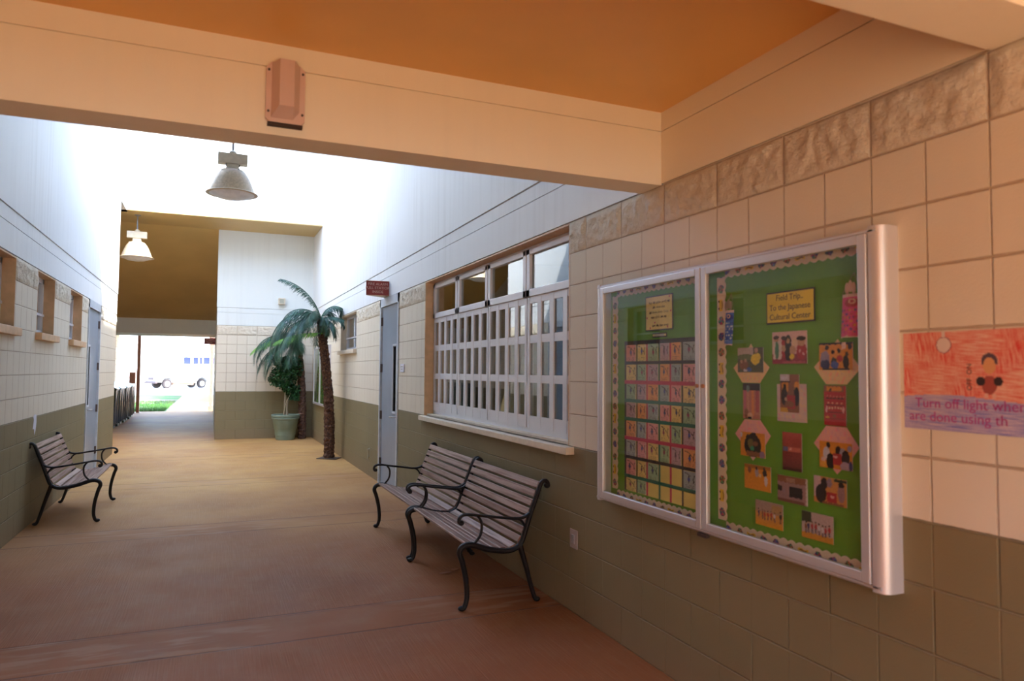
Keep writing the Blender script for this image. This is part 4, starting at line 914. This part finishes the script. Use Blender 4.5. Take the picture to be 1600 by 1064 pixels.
# ------------------------------------------------------------------ wheelie bins in the passage
def wheelie():
    o = empty('wheelie_bin')
    mb = MB(); A = [(-.26, -.22), (.26, -.22), (.26, .22), (-.26, .22)]; B = [(-.34, -.29), (.34, -.29), (.34, .29), (-.34, .29)]
    V0 = [mb.v((x, y, .06)) for x, y in A]; V1 = [mb.v((x, y, .98)) for x, y in B]
    for i in range(4): mb.bm.faces.new((V0[i], V0[(i+1) % 4], V1[(i+1) % 4], V1[i]))
    mb.bm.faces.new(V0[::-1]); mb.bm.faces.new(V1); mb.box(-.355, .355, -.305, .305, .95, .985)
    mb.build('body', M['bin'], o)
    MB().prism([(-.40, 1.10), (-.36, 1.13), (.30, 1.03), (.38, .985), (-.38, .985)], 1, -.31, .31).build('lid', M['bin_lid'], o)
    MB().tube([(-.42, -.22, 1.0), (-.42, .22, 1.0)], .016, 8).build('handle', M['bin'], o)
    for s in (-1, 1): MB().tube([(-.26, s*.20, .10), (-.26, s*.25, .10)], .10, 16).build('wheel', M['tyre'], o)
    for s in (-.2, .2): MB().box(.27, .34, s-.015, s+.015, .10, .94).build('rib', M['bin_lid'], o)
    MB().box(.24, .29, -.2, .2, 0, .06).build('foot', M['bin'], o)
    return o
wb = wheelie(); ords = ['nearest dark green wheelie bin of the row past the left wall', 'second dark green wheelie bin in the row', 'third dark green wheelie bin in the row', 'middle dark green wheelie bin, fourth in the row', 'fifth dark green wheelie bin in the row', 'sixth dark green wheelie bin, next to last', 'farthest dark green wheelie bin by the post']
for i in range(7):
    c = wb if i == 0 else copy_tree(wb); c.location = (-2.50+.02*(i % 2), 20.4+i*.72, 0); tag(c, ords[i], 'bin', 'wheelie bins in the passage')

# ------------------------------------------------------------------ posts and things beyond the passage
o = empty('roof_post', (-2.27, 27.25, 0)); tag(o, 'square reddish post holding up the far beam beside the bins', 'post', 'posts at the passage end')
MB().box(-.05, .05, -.05, .05, 0, 2.85, .004).build('shaft', M['post'], o); MB().box(-.08, .08, -.08, .08, 0, .02).build('base_plate', M['steel'], o)
o = empty('roof_post', (.025, 28.7, 0)); tag(o, 'slender post at the right edge of the passage mouth', 'post', 'posts at the passage end')
MB().box(-.05, .05, -.05, .05, 0, 2.9, .004).build('shaft', M['post'], o); MB().box(-.09, .09, -.09, .09, 0, .15).build('base_plate', M['steel'], o)
o = MB().box(-2.42, -2.27, 27.0, 27.2, 1.42, 1.95, .01).build('electrical_box', M['post'], top=True); tag(o, 'dark box fixed to the reddish post above the bins', 'box'); o.location = (-2.45, 27.25, .98)
o.data.transform(Matrix.Diagonal((1.2, 1, .75, 1)))
o = MB().tube([(-5.9, 44, 0), (-5.9, 44, 6)], .06, 10).build('light_pole', M['post'], top=True); tag(o, 'thin tall pole standing in the lot left of the reddish post', 'pole')
o = empty('walkway_canopy', (2.2, 40, 0)); tag(o, 'flat brown canopy roof over the walk at the upper right', 'canopy')
MB().box(-2.3, 3, -8, 30, 3.0, 3.25).build('roof_slab', M['far_roof'], o)
for y in (-7.5, 4, 16, 28): MB().box(-.05, .05, y-.05, y+.05, 0, 3.0).build('post', M['post'], o)
# far building with windows
o = empty('far_building', (2, 85, 0)); tag(o, 'bleached white building with dark windows behind the parked truck', 'building')
mb = MB(); wins = [(-4.75, -4.05), (-3.8, -3.3), (-3.15, -2.9), (-2.75, -2.15), (-1.9, -1.4), (-1.1, 0), (.4, 1.4)]
wall_cells(mb, 0, .3, -16, 18, 0, 4.2, [(a, b, 2.1, 2.85) for a, b in wins]+[(a, b, 1.2, 1.9) for a, b in wins], axis=0); mb.box(-16, 18, .3, 8, 0, 4.2); mb.build('wall', M['far_wall'], o)
MB().prism([(-1.2, 4.2), (9, 4.2), (4, 6.6)], 0, -17, 19).build('roof', M['far_wall'], o)
for a, b in wins:
    for z0, z1 in ((2.1, 2.85), (1.2, 1.9)): MB().box(a, b, .1, .13, z0, z1).build('window', M['window_blue'] if z0 > 2 else M['far_roof'], o)
o = empty('far_building', (-31, 70, 0)); tag(o, 'bleached low building at the left beyond the thin pole', 'building')
MB().box(-12, 12, 0, 10, 0, 4.2).build('wall', M['far_wall'], o); MB().prism([(-1, 4.2), (11, 4.2), (5, 6.4)], 0, -13, 13).build('roof', M['far_wall'], o)
for k in range(6): MB().box(-10+k*3.6, -8.6+k*3.6, -.02, 0, 1.2, 2.6).build('window', M['conduit'], o)
# fence along the lot
o = empty('lot_fence', (-9.5, 58, 0)); tag(o, 'low brownish rail fence across the lot behind the bins', 'fence')
for z in (.45, .85, 1.2): MB().box(-2.2, 4.5, -.03, .03, z, z+.10).build('rail', M['far_roof'], o)
for k in range(7): MB().box(-4.5+k*1.5-.05, -4.5+k*1.5+.05, -.05, .05, 0, 1.35).build('post', M['far_roof'], o)

def truck():
    o = empty('pickup_truck')      # front towards -x, length 5.2, width 1.8
    side = [(-2.55, .55), (-2.62, .75), (-2.58, .98), (-2.3, 1.06), (-1.25, 1.14), (-.60, 1.68), (-.35, 1.74), (.55, 1.76), (.80, 1.70), (.92, 1.12), (2.55, 1.14), (2.62, .98), (2.60, .55), (2.35, .50), (2.2, .62), (2.05, .85), (1.75, .97), (1.42, .88), (1.22, .62), (1.12, .48), (-1.05, .48), (-1.15, .62), (-1.32, .88), (-1.65, .97), (-1.98, .88), (-2.15, .62), (-2.25, .52)]
    mb = MB().prism([(x, z) for x, z in side], 1, -.88, .88); mb.build('body', M['car_white'], o)
    for s in (-1, 1):
        MB().prism([(-1.02, 1.18), (-.55, 1.60), (-.08, 1.64), (-.08, 1.18)], 1, s*.875, s*.895).build('window', M['car_glass'], o)
        MB().prism([(.02, 1.18), (.02, 1.64), (.60, 1.64), (.74, 1.18)], 1, s*.875, s*.895).build('window', M['car_glass'], o)
        for x in (-1.65, 1.73):
            w_ = MB().tube([(x, s*.62, .39), (x, s*.88, .39)], .39, 24).build('wheel', M['tyre'], o); MB().tube([(x, s*.87, .39), (x, s*.895, .39)], .24, 18).build('hub_cap', M['car_white'], w_)
        MB().box(-2.64, -2.56, s*.55-.17, s*.55+.17, .76, .94).build('headlight', M['plastic_grey'], o)
        MB().tube([(x/10*1.0, s*.90, .46) for x in range(-10, 11, 5)], .035, 8).build('side_step', M['far_roof'], o)
    MB().box(-2.66, -2.58, -.36, .36, .74, .94).build('grille', M['car_dark'], o); MB().box(-2.75, -2.55, -.86, .86, .42, .60, .02).build('bumper', M['car_dark'], o)
    MB().prism([(-1.20, 1.15), (-.62, 1.66), (-.60, 1.65), (-1.17, 1.13)], 1, -.78, .78).build('windscreen', M['car_glass'], o)
    MB().box(-1.0, 1.0, -.7, .7, .25, .5).build('chassis', M['far_roof'], o)
    return o
t1 = truck(); t1.scale = (.92,)*3; t1.location = (-2.42, 64.95, -.03); t1.rotation_euler = (0, 0, math.radians(35)); tag(t1, 'white pickup truck parked at an angle in the bright parking lot', 'truck')
